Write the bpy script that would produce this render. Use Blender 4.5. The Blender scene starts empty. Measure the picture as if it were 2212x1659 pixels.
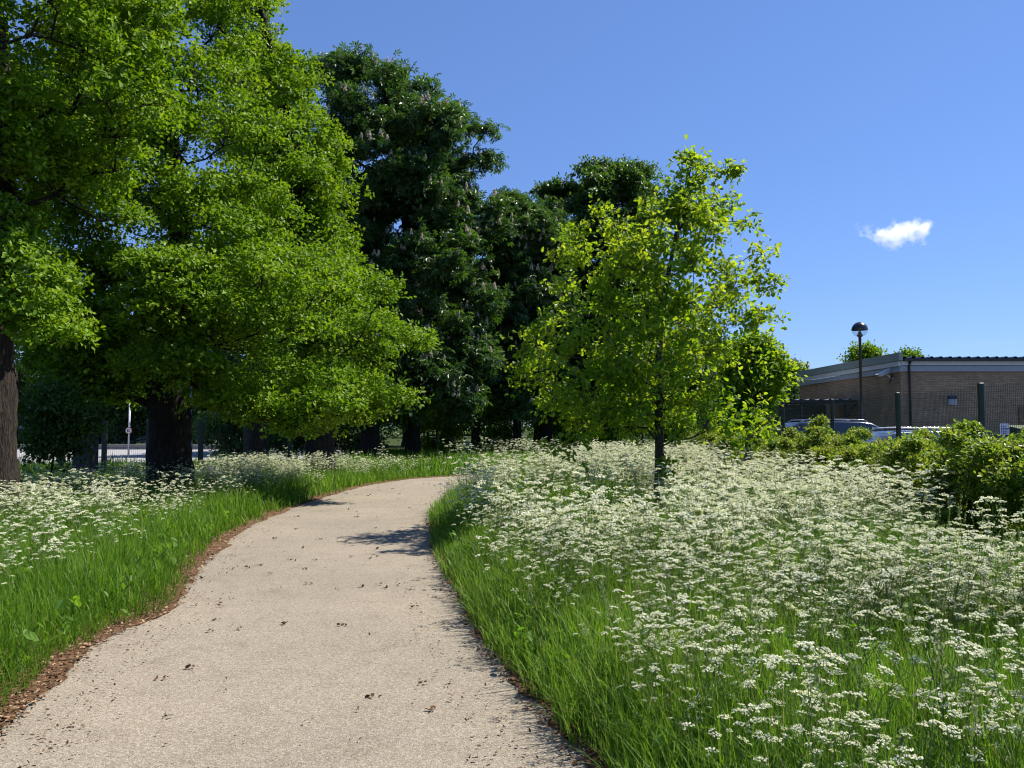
import bpy, bmesh, math, numpy as np
from mathutils import Vector, Matrix
RNG = np.random.default_rng(7)
SC = bpy.context.scene
COL = SC.collection
R = math.radians
# ------------------------------------------------------------------ camera model
F, CX, CY, HOR, EYE = 1702.0, 1106.0, 829.5, 920.0, 1.6
PITCH = math.atan((HOR - CY) / F)
cp, sp = math.cos(PITCH), math.sin(PITCH)
def P(u, v, D):
    """point at depth D seen at (u, v) of the 2212 px wide photograph"""
    a, b = (u - CX) / F, (CY - v) / F
    y, z = cp - sp * b, sp + cp * b
    return np.array([a / y * D, D, EYE + z / y * D])
def G(u, v):
    """ground point seen at (u, v)"""
    a, b = (u - CX) / F, (CY - v) / F
    y, z = cp - sp * b, sp + cp * b
    t = -EYE / z
    return np.array([a * t, y * t])
SUN_AZ, SUN_EL = math.atan2(5.0, 2.2), R(54)          # azimuth clockwise from +Y
SUN_DIR = Vector((math.sin(SUN_AZ) * math.cos(SUN_EL), math.cos(SUN_AZ) * math.cos(SUN_EL), math.sin(SUN_EL)))

# ------------------------------------------------------------------ tagging
def tag(o, label=None, cat=None, group=None, kind=None):
    if label: o['label'] = label
    if cat: o['category'] = cat
    if group: o['group'] = group
    if kind: o['kind'] = kind
    return o
def empty(name, loc, label, cat, group=None):
    o = bpy.data.objects.new(name, None); COL.objects.link(o)
    o.location = loc; o.empty_display_size = .2
    return tag(o, label, cat, group)

# ------------------------------------------------------------------ mesh assembly
class MB:
    def __init__(s): s.v, s.f, s.n, s.t = [], [], 0, []
    def add(s, V, faces, mat=0, smooth=False, tint=None):
        V = np.asarray(V, float).reshape(-1, 3)
        if not isinstance(faces, list): faces = [faces]
        for fa in faces:
            fa = np.asarray(fa)
            if fa.size: s.f.append((fa + s.n, mat, smooth))
        s.v.append(V); s.n += len(V)
        s.t.append(np.full(len(V), .5) if tint is None else np.asarray(tint, float))
        return s
    def build(s, name, mats, parent=None, origin=None):
        V = np.concatenate(s.v) if s.v else np.zeros((0, 3))
        if origin is not None: V = V - np.asarray(origin)
        me = bpy.data.meshes.new(name)
        me.vertices.add(len(V)); me.vertices.foreach_set('co', V.astype(np.float32).ravel())
        lp = np.concatenate([f.ravel() for f, _, _ in s.f]).astype(np.int32)
        cnt = np.concatenate([np.full(f.shape[0], f.shape[1]) for f, _, _ in s.f]).astype(np.int32)
        st = np.concatenate([[0], np.cumsum(cnt)[:-1]]).astype(np.int32)
        me.loops.add(len(lp)); me.loops.foreach_set('vertex_index', lp)
        me.polygons.add(len(cnt)); me.polygons.foreach_set('loop_start', st)
        me.polygons.foreach_set('material_index', np.concatenate([np.full(f.shape[0], m) for f, m, _ in s.f]).astype(np.int32))
        me.polygons.foreach_set('use_smooth', np.concatenate([np.full(f.shape[0], sm) for f, _, sm in s.f]).astype(bool))
        at = me.attributes.new('tint', 'FLOAT', 'POINT')
        at.data.foreach_set('value', np.concatenate(s.t).astype(np.float32))
        me.update(calc_edges=True)
        for m in (mats if isinstance(mats, (list, tuple)) else [mats]): me.materials.append(m)
        o = bpy.data.objects.new(name, me); COL.objects.link(o)
        if parent is not None: o.parent = parent
        return o
def unit(a): return a / np.maximum(np.linalg.norm(a, axis=-1, keepdims=True), 1e-9)
def frames(d, n):
    d = unit(d); n = unit(n - (n * d).sum(-1, keepdims=True) * d)
    return np.stack([d, np.cross(n, d), n], axis=-1)      # columns x=d, y, z=n
def inst(mb, tv, tf, M, T, mat=0, tint=None, smooth=False):
    """copies of template (tv, [faces]) with matrices M (N,3,3), offsets T (N,3)"""
    N, n = len(T), len(tv)
    V = np.einsum('nij,kj->nki', M, tv) + T[:, None, :]
    fs = [(np.asarray(f)[None] + (np.arange(N) * n)[:, None, None]).reshape(-1, np.asarray(f).shape[1]) for f in tf]
    mb.add(V.reshape(-1, 3), fs, mat, smooth, None if tint is None else np.repeat(tint, n))
def randunit(n, rng=RNG):
    return unit(rng.normal(size=(n, 3)))
def tube(mb, pts, rad, sides=6, mat=0, wob=0, rng=RNG, cap=True, tint=None):
    pts = np.asarray(pts, float); rad = np.asarray(rad, float) * np.ones(len(pts)); n = len(pts)
    d = unit(np.gradient(pts, axis=0)) if n > 2 else np.repeat(unit(pts[1:] - pts[:1]), 2, 0)
    ref = np.array([0, 1., 0]) if abs(d[0][2]) > .8 else np.array([0, 0, 1.])
    x = unit(np.cross(d, ref)); y = np.cross(d, x)
    a = np.arange(sides) * 2 * math.pi / sides
    rr = rad[:, None] * (1 + (wob * rng.normal(size=(n, sides)) if wob else 0))
    V = pts[:, None] + rr[..., None] * (np.cos(a)[None, :, None] * x[:, None] + np.sin(a)[None, :, None] * y[:, None])
    i, j = np.meshgrid(np.arange(n - 1), np.arange(sides), indexing='ij'); k = (j + 1) % sides
    q = np.stack([i * sides + j, i * sides + k, (i + 1) * sides + k, (i + 1) * sides + j], -1).reshape(-1, 4)
    fs = [q]
    if cap: fs += [np.arange(sides)[::-1][None], (np.arange(sides) + (n - 1) * sides)[None]]
    mb.add(V.reshape(-1, 3), fs, mat, True, None if tint is None else np.full(n * sides, tint))
def box(mb, lo, hi, mat=0):
    x0, y0, z0 = lo; x1, y1, z1 = hi
    V = [(x0, y0, z0), (x1, y0, z0), (x1, y1, z0), (x0, y1, z0), (x0, y0, z1), (x1, y0, z1), (x1, y1, z1), (x0, y1, z1)]
    mb.add(V, np.array([(0, 3, 2, 1), (4, 5, 6, 7), (0, 1, 5, 4), (1, 2, 6, 5), (2, 3, 7, 6), (3, 0, 4, 7)]), mat)
def bevel(o, w=.01, seg=2):
    m = o.modifiers.new('bevel', 'BEVEL'); m.width = w; m.segments = seg; m.limit_method = 'ANGLE'
    return o
def lathe(mb, prof, seg=24, mat=0, centre=(0, 0, 0)):
    prof = np.asarray(prof, float); n = len(prof); a = np.arange(seg) * 2 * math.pi / seg
    V = np.stack([prof[:, :1] * np.cos(a), prof[:, :1] * np.sin(a), np.repeat(prof[:, 1:], seg, 1)], -1) + np.array(centre)
    i, j = np.meshgrid(np.arange(n - 1), np.arange(seg), indexing='ij'); k = (j + 1) % seg
    mb.add(V.reshape(-1, 3), np.stack([i * seg + j, i * seg + k, (i + 1) * seg + k, (i + 1) * seg + j], -1).reshape(-1, 4), mat, True)

# ------------------------------------------------------------------ materials
def mat(name):
    m = bpy.data.materials.new(name); m.use_nodes = True
    nt = m.node_tree; nt.nodes.clear()
    out = nt.nodes.new('ShaderNodeOutputMaterial')
    def N(t, **kw):
        n = nt.nodes.new(t)
        for k, v in kw.items():
            if k.startswith('i_'): n.inputs[k[2:].replace('_', ' ')].default_value = v
            else: setattr(n, k, v)
        return n
    return m, nt, N, nt.links.new, out
def rgba(c): return (*c, 1.0)
def ramp(N, L, fac, stops):
    r = N('ShaderNodeValToRGB'); e = r.color_ramp.elements
    while len(e) < len(stops): e.new(.5)
    for k, (p, c) in enumerate(stops): e[k].position = p; e[k].color = rgba(c)
    L(fac, r.inputs[0]); return r.outputs[0]
def leaf_mat(name, stops, trans, tfac=.45, rough=.45, spec=.4):
    """leaf: reflecting side and a translucent side that lets the sun glow through"""
    m, nt, N, L, out = mat(name)
    a = N('ShaderNodeAttribute', attribute_name='tint')
    c = ramp(N, L, a.outputs['Fac'], stops)
    c2 = ramp(N, L, a.outputs['Fac'], trans)
    b = N('ShaderNodeBsdfPrincipled', i_Roughness=rough); b.inputs['Specular IOR Level'].default_value = spec
    L(c, b.inputs['Base Color'])
    t = N('ShaderNodeBsdfTranslucent'); L(c2, t.inputs['Color'])
    mx = N('ShaderNodeMixShader'); mx.inputs[0].default_value = tfac
    L(b.outputs[0], mx.inputs[1]); L(t.outputs[0], mx.inputs[2]); L(mx.outputs[0], out.inputs[0])
    return m
def plain(name, c, rough=.5, metal=0., spec=.5, noise=.0, scale=6., bump=0., coat=0.):
    m, nt, N, L, out = mat(name)
    b = N('ShaderNodeBsdfPrincipled', i_Roughness=rough, i_Metallic=metal)
    b.inputs['Specular IOR Level'].default_value = spec; b.inputs['Base Color'].default_value = rgba(c)
    if coat: b.inputs['Coat Weight'].default_value = coat; b.inputs['Coat Roughness'].default_value = .05
    if noise or bump:
        tc = N('ShaderNodeTexCoord'); n = N('ShaderNodeTexNoise', i_Scale=scale, i_Detail=6.)
        L(tc.outputs['Object'], n.inputs['Vector'])
        if noise:
            lo, hi = [max(0, x * (1 - noise)) for x in c], [min(1, x * (1 + noise)) for x in c]
            L(ramp(N, L, n.outputs['Fac'], [(.3, lo), (.7, hi)]), b.inputs['Base Color'])
        if bump:
            bp = N('ShaderNodeBump', i_Strength=bump, i_Distance=.02); L(n.outputs['Fac'], bp.inputs['Height']); L(bp.outputs[0], b.inputs['Normal'])
    L(b.outputs[0], out.inputs[0]); return m
def glass(name, tintc=(.02, .025, .03), rough=.03):
    m, nt, N, L, out = mat(name)
    b = N('ShaderNodeBsdfPrincipled', i_Roughness=rough); b.inputs['Base Color'].default_value = rgba(tintc)
    b.inputs['Specular IOR Level'].default_value = .6; b.inputs['Coat Weight'].default_value = 1.
    L(b.outputs[0], out.inputs[0]); return m
def bark_mat(name, c0, c1, zs=.25, sc=9.):
    m, nt, N, L, out = mat(name)
    tc = N('ShaderNodeTexCoord'); mp = N('ShaderNodeMapping'); mp.inputs['Scale'].default_value = (1, 1, zs)
    L(tc.outputs['Object'], mp.inputs['Vector'])
    w = N('ShaderNodeTexVoronoi', feature='F1', i_Scale=sc); n = N('ShaderNodeTexNoise', i_Scale=sc * 2, i_Detail=8., i_Distortion=.6)
    L(mp.outputs[0], n.inputs['Vector'])
    mxv = N('ShaderNodeMix', data_type='VECTOR'); mxv.inputs[0].default_value = .12
    L(mp.outputs[0], mxv.inputs[4]); L(n.outputs['Color'], mxv.inputs[5]); L(mxv.outputs[1], w.inputs['Vector'])
    ad = N('ShaderNodeMath', operation='MULTIPLY'); L(w.outputs['Distance'], ad.inputs[0]); L(n.outputs['Fac'], ad.inputs[1])
    c = ramp(N, L, n.outputs['Fac'], [(.3, c0), (.7, c1)])
    b = N('ShaderNodeBsdfPrincipled', i_Roughness=.9); b.inputs['Specular IOR Level'].default_value = .2
    L(c, b.inputs['Base Color'])
    bp = N('ShaderNodeBump', i_Strength=1., i_Distance=.09); L(ad.outputs[0], bp.inputs['Height']); L(bp.outputs[0], b.inputs['Normal'])
    L(b.outputs[0], out.inputs[0]); return m

M = {}
M['oak_leaf'] = leaf_mat('oak_leaf', [(0, (.06, .13, .005)), (.5, (.115, .215, .007)), (1, (.20, .29, .012))],
                         [(0, (.13, .30, .005)), (1, (.36, .54, .012))], .32, .55, .25)
M['young_leaf'] = leaf_mat('young_leaf', [(0, (.055, .13, .006)), (.5, (.085, .18, .008)), (1, (.13, .215, .012))],
                           [(0, (.22, .42, .006)), (1, (.50, .62, .02))], .48, .5, .3)
M['dark_leaf'] = leaf_mat('dark_leaf', [(0, (.022, .055, .012)), (.5, (.035, .085, .015)), (1, (.06, .12, .018))],
                          [(0, (.06, .16, .01)), (1, (.16, .30, .02))], .3)
M['chestnut_leaf'] = leaf_mat('chestnut_leaf', [(0, (.022, .055, .016)), (.5, (.035, .085, .02)), (1, (.055, .11, .022))],
                              [(0, (.06, .17, .015)), (1, (.15, .30, .02))], .28, .4)
M['hedge_leaf'] = leaf_mat('hedge_leaf', [(0, (.055, .12, .008)), (.6, (.11, .20, .014)), (1, (.19, .19, .03))],
                           [(0, (.18, .34, .015)), (1, (.40, .46, .04))], .42)
M['grass'] = leaf_mat('grass', [(0, (.035, .095, .006)), (.5, (.08, .175, .010)), (.93, (.135, .23, .018)), (1, (.30, .27, .11))],
                      [(0, (.09, .26, .01)), (.9, (.28, .48, .03)), (1, (.4, .38, .15))], .40, .55, .28)
M['stem'] = leaf_mat('stem', [(0, (.07, .13, .02)), (1, (.15, .21, .05))], [(0, (.1, .2, .02)), (1, (.2, .3, .05))], .15, .5)
M['fern'] = leaf_mat('fern', [(0, (.04, .11, .01)), (1, (.10, .19, .015))], [(0, (.14, .34, .01)), (1, (.3, .5, .03))], .42, .5)
M['petal'] = leaf_mat('petal', [(0, (.42, .50, .18)), (.35, (.78, .79, .58)), (1, (.90, .89, .76))], [(0, (.7, .75, .4)), (1, (.9, .88, .65))], .35, .7, .2)
M['candle'] = leaf_mat('candle', [(0, (.42, .33, .25)), (1, (.68, .60, .50))], [(0, (.6, .5, .4)), (1, (.8, .7, .6))], .25, .7, .2)
M['bark'] = bark_mat('bark', (.010, .008, .007), (.062, .046, .036), zs=.13, sc=17)
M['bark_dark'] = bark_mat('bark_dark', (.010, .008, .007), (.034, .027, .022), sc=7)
M['bark_young'] = bark_mat('bark_young', (.05, .045, .035), (.13, .115, .09), zs=.3, sc=22)
M['seed'] = leaf_mat('seed', [(0, (.13, .21, .06)), (1, (.26, .29, .14))], [(0, (.2, .32, .08)), (1, (.4, .42, .2))], .35, .7, .2)
M['chip'] = leaf_mat('chip', [(0, (.045, .025, .014)), (.6, (.16, .085, .045)), (1, (.42, .30, .18))], [(0, (.05, .03, .01)), (1, (.2, .1, .05))], .1, .8, .2)

# ground
def ground_mat():
    m, nt, N, L, out = mat('meadow_soil')
    tc = N('ShaderNodeTexCoord'); n = N('ShaderNodeTexNoise', i_Scale=1.3, i_Detail=10.); n2 = N('ShaderNodeTexNoise', i_Scale=30., i_Detail=5.)
    L(tc.outputs['Object'], n.inputs['Vector']); L(tc.outputs['Object'], n2.inputs['Vector'])
    c1 = ramp(N, L, n.outputs['Fac'], [(.3, (.022, .040, .010)), (.7, (.040, .070, .014))])
    c2 = ramp(N, L, n2.outputs['Fac'], [(.3, (.03, .022, .012)), (.7, (.05, .08, .02))])
    mx = N('ShaderNodeMix', data_type='RGBA'); mx.inputs[0].default_value = .5
    L(c1, mx.inputs[6]); L(c2, mx.inputs[7])
    b = N('ShaderNodeBsdfPrincipled', i_Roughness=.95); b.inputs['Specular IOR Level'].default_value = .1
    L(mx.outputs[2], b.inputs['Base Color'])
    bp = N('ShaderNodeBump', i_Strength=.8, i_Distance=.05); L(n2.outputs['Fac'], bp.inputs['Height']); L(bp.outputs[0], b.inputs['Normal'])
    L(b.outputs[0], out.inputs[0]); return m
def path_mat():
    m, nt, N, L, out = mat('resin_bound_gravel')
    tc = N('ShaderNodeTexCoord')
    def tex(t, s, **k):
        n = N(t, i_Scale=s, **k); L(tc.outputs['Object'], n.inputs['Vector']); return n
    v = tex('ShaderNodeTexVoronoi', 120.); big = tex('ShaderNodeTexNoise', .55, i_Detail=6.); mid = tex('ShaderNodeTexNoise', 3.2, i_Detail=8., i_Roughness=.65)
    fine = tex('ShaderNodeTexNoise', 160., i_Detail=3.)
    # each little stone its own shade of buff
    pe = N('ShaderNodeSeparateColor'); L(v.outputs['Color'], pe.inputs[0])
    stone = ramp(N, L, pe.outputs[0], [(0, (.175, .142, .100)), (.25, (.232, .203, .163)), (.7, (.272, .242, .197)), (1, (.36, .33, .28))])
    gap = ramp(N, L, v.outputs['Distance'], [(.4, (1, 1, 1)), (.8, (.68, .65, .60))])
    mu = N('ShaderNodeMix', data_type='RGBA', blend_type='MULTIPLY'); mu.inputs[0].default_value = .8
    L(stone, mu.inputs[6]); L(gap, mu.inputs[7])
    var = ramp(N, L, big.outputs['Fac'], [(.3, (.86, .855, .85)), (.7, (1.07, 1.05, 1.02))])
    m2 = N('ShaderNodeMix', data_type='RGBA', blend_type='MULTIPLY'); m2.inputs[0].default_value = 1.
    L(mu.outputs[2], m2.inputs[6]); L(var, m2.inputs[7])
    var2 = ramp(N, L, mid.outputs['Fac'], [(.32, (.80, .78, .75)), (.48, (1, 1, 1)), (.8, (1.04, 1.04, 1.04))])
    m3 = N('ShaderNodeMix', data_type='RGBA', blend_type='MULTIPLY'); m3.inputs[0].default_value = .7
    L(m2.outputs[2], m3.inputs[6]); L(var2, m3.inputs[7])
    b = N('ShaderNodeBsdfPrincipled', i_Roughness=.85); b.inputs['Specular IOR Level'].default_value = .25
    L(m3.outputs[2], b.inputs['Base Color'])
    bp = N('ShaderNodeBump', i_Strength=.55, i_Distance=.006, invert=True); L(v.outputs['Distance'], bp.inputs['Height']); L(bp.outputs[0], b.inputs['Normal'])
    L(b.outputs[0], out.inputs[0]); return m
def litter_mat():
    m, nt, N, L, out = mat('leaf_mould')
    tc = N('ShaderNodeTexCoord'); n = N('ShaderNodeTexNoise', i_Scale=45., i_Detail=8., i_Roughness=.7); L(tc.outputs['Object'], n.inputs['Vector'])
    c = ramp(N, L, n.outputs['Fac'], [(.3, (.035, .020, .012)), (.52, (.13, .075, .042)), (.75, (.30, .20, .12))])
    b = N('ShaderNodeBsdfPrincipled', i_Roughness=.95); b.inputs['Specular IOR Level'].default_value = .1; L(c, b.inputs['Base Color'])
    bp = N('ShaderNodeBump', i_Strength=1., i_Distance=.02); L(n.outputs['Fac'], bp.inputs['Height']); L(bp.outputs[0], b.inputs['Normal'])
    L(b.outputs[0], out.inputs[0]); return m
def brick_mat(name, c1, c2, mortar):
    m, nt, N, L, out = mat(name)
    tc = N('ShaderNodeTexCoord'); sx = N('ShaderNodeSeparateXYZ'); L(tc.outputs['Object'], sx.inputs[0])
    a = N('ShaderNodeMath', operation='ADD'); L(sx.outputs[0], a.inputs[0]); L(sx.outputs[1], a.inputs[1])
    cb = N('ShaderNodeCombineXYZ'); L(a.outputs[0], cb.inputs[0]); L(sx.outputs[2], cb.inputs[1])
    br = N('ShaderNodeTexBrick', i_Scale=1.); br.inputs['Brick Width'].default_value = .225; br.inputs['Row Height'].default_value = .075
    br.inputs['Mortar Size'].default_value = .011; br.inputs['Mortar Smooth'].default_value = .3; br.inputs['Bias'].default_value = -.1
    br.inputs['Color1'].default_value = rgba(c1); br.inputs['Color2'].default_value = rgba(c2); br.inputs['Mortar'].default_value = rgba(mortar)
    L(cb.outputs[0], br.inputs['Vector'])
    n = N('ShaderNodeTexNoise', i_Scale=1.2, i_Detail=8.); L(tc.outputs['Object'], n.inputs['Vector'])
    mx = N('ShaderNodeMix', data_type='RGBA', blend_type='MULTIPLY'); mx.inputs[0].default_value = 1.
    L(br.outputs['Color'], mx.inputs[6]); L(ramp(N, L, n.outputs['Fac'], [(.3, (.8, .78, .76)), (.7, (1.08, 1.05, 1.05))]), mx.inputs[7])
    b = N('ShaderNodeBsdfPrincipled', i_Roughness=.9); b.inputs['Specular IOR Level'].default_value = .2; L(mx.outputs[2], b.inputs['Base Color'])
    bp = N('ShaderNodeBump', i_Strength=.8, i_Distance=.01, invert=True); L(br.outputs['Fac'], bp.inputs['Height']); L(bp.outputs[0], b.inputs['Normal'])
    L(b.outputs[0], out.inputs[0]); return m

# ------------------------------------------------------------------ leaf templates (length 1 along x, normal z)
T_LEAF = (np.array([(0, 0, 0), (1, 0, -.06), (.33, .26, .05), (.74, .23, .03), (.33, -.26, .05), (.74, -.23, .03)]),
          [np.array([(0, 1, 3, 2), (0, 4, 5, 1)])])
def oak_template():
    xs = [0, .14, .30, .42, .56, .68, .82, 1.0]; ws = [.02, .10, .24, .15, .36, .22, .30, .04]
    V = []
    for x, w in zip(xs, ws): V += [(x, 0, -.10 * x * x), (x + .03, w, .05 - .1 * x * x), (x + .03, -w, .05 - .1 * x * x)]
    f = []
    for k in range(len(xs) - 1):
        a, b = 3 * k, 3 * k + 3
        f += [(a, b, b + 1, a + 1), (a, a + 2, b + 2, b)]
    return np.array(V), [np.array(f)]
T_OAK = oak_template()
def palm_template():
    V, f = [], []
    for k, a in enumerate(np.radians([-118, -68, -24, 24, 68, 118])):
        l = 1. if k in (2, 3) else (.88 if k in (1, 4) else .6)
        c, s = math.cos(a), math.sin(a); b = len(V)
        for x, y, z in ((.05, 0, 0), (.62 * l, .17 * l, -.08), (l, 0, -.34), (.62 * l, -.17 * l, -.08)):
            V.append((x * c - y * s, x * s + y * c, z))
        f.append((b, b + 3, b + 2, b + 1))
    return np.array(V), [np.array(f)]
T_PALM = palm_template()
def twig_template():
    V, q = [], []
    for x, r, oz in ((0, 1, 0), (.5, .7, .08), (1, .35, 0)):
        for a in (0, 2.094, 4.189): V.append((x, r * math.cos(a), r * math.sin(a)))
    V = np.array(V); bend = np.array([0, 0, 0, .07, .07, .07, 0, 0, 0])
    for i in (0, 3):
        for j in range(3): q.append((i + j, i + (j + 1) % 3, i + 3 + (j + 1) % 3, i + 3 + j))
    return V, [np.array(q)], bend
T_TWIG = twig_template()
def add_twigs(mb, A, B, rad, mat=0):
    d = B - A; L = np.linalg.norm(d, axis=1); ok = L > 1e-3
    A, d, L = A[ok], d[ok], L[ok]
    Fm = frames(d, np.tile([0., 0.02, 1.], (len(d), 1)) + .3 * RNG.normal(size=(len(d), 3)))
    rad = np.broadcast_to(rad, (len(ok),))[ok]
    tv, tf, bend = T_TWIG
    S = np.stack([L, rad, rad], -1)
    Mx = Fm * S[:, None, :]
    N = len(A); V = np.einsum('nij,kj->nki', Mx, tv) + A[:, None] + (Fm[:, None, :, 2] * (bend[None, :, None] * L[:, None, None]))
    f = (tf[0][None] + (np.arange(N) * 9)[:, None, None]).reshape(-1, 4)
    mb.add(V.reshape(-1, 3), [f], mat, True)

# ------------------------------------------------------------------ tree builder
def profile_lobes(rows, D, n, r0, r1, dz=.9, shell=.38, rng=RNG):
    """centres of foliage masses filling a crown whose half-widths at each height come from rows (v, u0, u1)"""
    rows = sorted(rows); vs = np.array([r[0] for r in rows], float); a = np.array([r[1] for r in rows], float); b = np.array([r[2] for r in rows], float)
    vv = np.linspace(vs[0], vs[-1], 400); w = np.interp(vv, vs, b) - np.interp(vv, vs, a); c = np.cumsum(w); c /= c[-1]
    out = []
    for k in range(n):
        v = np.interp(rng.random(), c, vv); u0, u1 = np.interp(v, vs, a), np.interp(v, vs, b)
        r = rng.uniform(r0, r1); rp = r * F / D
        half = max((u1 - u0) / 2 - rp * .85, 4); cu = (u0 + u1) / 2
        q = rng.random() ** shell; t = rng.uniform(0, 2 * math.pi)
        p = P(cu + q * math.cos(t) * half, v, D); p[1] += q * math.sin(t) * half / F * D * dz
        out.append((*p, r))
    return np.array(out)
def skeleton(trunk, trad, lobes, tip=.012, step=.7, jit=.10, zmin=1.6, rng=RNG, up=.9):
    pos = [np.array(trunk[0], float)]; par = [-1]; fix = [trad[0]]
    for k in range(1, len(trunk)):
        a, b = np.array(trunk[k - 1], float), np.array(trunk[k], float); m = max(1, int(np.linalg.norm(b - a) / .45))
        for j in range(1, m + 1):
            t = j / m; pos.append(a + (b - a) * t + (rng.normal(size=3) * .02 * trad[k] / .3 if j < m else 0)); par.append(len(pos) - 2); fix.append(trad[k - 1] + (trad[k] - trad[k - 1]) * t)
    nt = len(pos); tp = np.array(pos)
    dist = np.min(np.linalg.norm(lobes[:, None, :3] - tp[None], axis=2), axis=1)
    for i in np.argsort(dist):
        L = lobes[i, :3]; A = np.array(pos); d = np.linalg.norm(A - L, axis=1)
        cost = d + up * np.maximum(0, A[:, 2] - L[2] + .25 * d) + 100. * (A[:, 2] < zmin)
        j = int(np.argmin(cost)); a = pos[j]; m = max(1, int(np.ceil(d[j] / step))); prev = j
        lat = rng.normal(size=3) * .08 * d[j]
        for k in range(1, m + 1):
            t = k / m
            p = a + (L - a) * t + math.sin(math.pi * t) * (np.array([0, 0, .07 * d[j]]) + lat) + (rng.normal(size=3) * jit * step if k < m else 0)
            pos.append(p); par.append(prev); fix.append(0.); prev = len(pos) - 1
    n = len(pos); pos = np.array(pos); par = np.array(par); acc = np.zeros(n); big = [[] for _ in range(n)]
    kids = [[] for _ in range(n)]
    for i in range(1, n): kids[par[i]].append(i)
    e = 2.35
    for i in range(n - 1, -1, -1):
        if not kids[i]: acc[i] = tip ** e
        acc[i] = max(acc[i], tip ** e)
        if i: acc[par[i]] += acc[i]
    rad = acc ** (1 / e); rad[:nt] = np.maximum(np.minimum(rad[:nt], np.array(fix[:nt]) * 1.02), np.array(fix[:nt]))
    for i in range(nt, n): rad[i] = min(rad[i], rad[par[i]] * .92)
    chains = []; stack = [(0, None)]
    while stack:
        i, pv = stack.pop(); ch = ([pv] if pv is not None else []) + [i]
        while kids[i]:
            ks = sorted(kids[i], key=lambda q: (-(q < nt), -rad[q])); nx = ks[0]
            for o in ks[1:]: stack.append((o, i))
            i = nx; ch.append(i)
        chains.append(ch)
    return pos, rad, chains, nt
def foliage(mb, twmb, lobes, nclus, nleaf, size, tmpl, flat=.72, spread=.16, droop=.15, updir=.75, twig=.006, rng=RNG, mat=0, low=-.45, tintvar=.22, twigs=True, inner=.62, sprig=.3, nrand=.5, outn=.45):
    """leaf clusters round each foliage mass"""
    K = len(lobes); C = np.repeat(lobes[:, :3], nclus, 0); Rr = np.repeat(lobes[:, 3], nclus)
    d = randunit(K * nclus, rng); d[:, 2] = np.where(d[:, 2] < low, -d[:, 2], d[:, 2])
    q = inner + (1.08 - inner) * rng.random(K * nclus) ** .8
    bump = 1 + .22 * rng.normal(size=K * nclus).clip(-1.5, 2.0)
    cp_ = C + d * np.array([1, 1, flat]) * (Rr * q * bump)[:, None]
    ct = .5 + tintvar * rng.normal(size=len(cp_)) + np.repeat(.14 * rng.normal(size=K), nclus)
    N = len(cp_) * nleaf
    sa = unit(d * .8 + rng.normal(size=d.shape) * .55 + np.array([0, 0, .12])); sl = sprig * rng.uniform(.6, 1.3, len(d))
    pos_ = rng.uniform(-.5, .6, N); thin = np.repeat(spread, N) * (1.05 - .55 * (pos_ + .5))
    base = np.repeat(cp_, nleaf, 0) + np.repeat(sa * sl[:, None], nleaf, 0) * pos_[:, None] + rng.normal(size=(N, 3)) * thin[:, None] * np.array([1, 1, .7])
    if twigs:
        sel = rng.random(len(C)) < .6
        add_twigs(twmb, (C + d * Rr[:, None] * .05)[sel], (cp_ + sa * sl[:, None] * .4)[sel], twig)
    o = np.repeat(d, nleaf, 0)
    ax = o * .5 + rng.normal(size=(N, 3)) * .6; ax[:, 2] -= droop
    nrm = np.array([0, 0, updir]) + o * outn + rng.normal(size=(N, 3)) * nrand
    Fm = frames(ax, nrm); s = size * rng.uniform(.65, 1.2, N)
    tint = np.clip(np.repeat(ct, nleaf) + .13 * rng.normal(size=N), 0, 1)
    inst(mb, tmpl[0], tmpl[1], Fm * s[:, None, None], base, mat, tint)
def sublobes(lobes, k, r0, r1, flat=.75, low=-.35, rng=RNG):
    C = np.repeat(lobes[:, :3], k, 0); Rr = np.repeat(lobes[:, 3], k); d = randunit(len(C), rng); d[:, 2] = np.where(d[:, 2] < low, -d[:, 2], d[:, 2])
    c = C + d * np.array([1, 1, flat]) * (Rr * rng.uniform(.55, 1.12, len(C)))[:, None]
    return np.c_[c, rng.uniform(r0, r1, len(C))], C
def trunk_tubes(mb, sk, mat=0, sides=7, tsides=14, flare=1.5, wob=.0):
    pos, rad, chains, nt = sk
    for ch in chains:
        p, r = pos[ch], rad[ch].copy()
        if ch[0] == 0:
            h = p[:, 2] - p[0, 2]; r = r * (1 + (flare - 1) * np.exp(-h / .45))
            # finer rings on the bole so the bark can be lumpy
            t = np.linspace(0, len(p) - 1, len(p) * 3); p = np.stack([np.interp(t, np.arange(len(p)), p[:, k]) for k in range(3)], 1); r = np.interp(t, np.arange(len(r)), r)
            tube(mb, p, r, tsides, mat, .035 if wob == 0 else wob)
        else:
            r[0] = min(r[0], r[1] * 1.25) if len(r) > 1 else r[0]
            tube(mb, p, r, sides if r[0] > .03 else 4, mat, .03, cap=False)
def make_tree(name, label, cat, base, trunk, trad, lobes, leafmat, barkmat, nclus, nleaf, size, tmpl=T_LEAF, group=None, zmin=1.6, tip=.012, step=.7, twigs=True, flare=1.5, up=.9, sub=None, **kw):
    root = empty(name, base, label, cat, group)
    tm, cm = MB(), MB()
    sk = skeleton(trunk, trad, lobes, tip=tip, step=step, zmin=zmin, up=up)
    trunk_tubes(tm, sk, flare=flare)
    if sub:
        sl_, C = sublobes(lobes, *sub)
        if twigs: add_twigs(tm, C, sl_[:, :3], kw.get('twig', .006) * 1.5)
        foliage(cm, tm, sl_, nclus, nleaf, size, tmpl, twigs=False, **kw)
    else: foliage(cm, tm, lobes, nclus, nleaf, size, tmpl, twigs=twigs, **kw)
    tm.build('trunk', barkmat, root, base); cm.build('crown', leafmat, root, base)
    return root, sk
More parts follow.
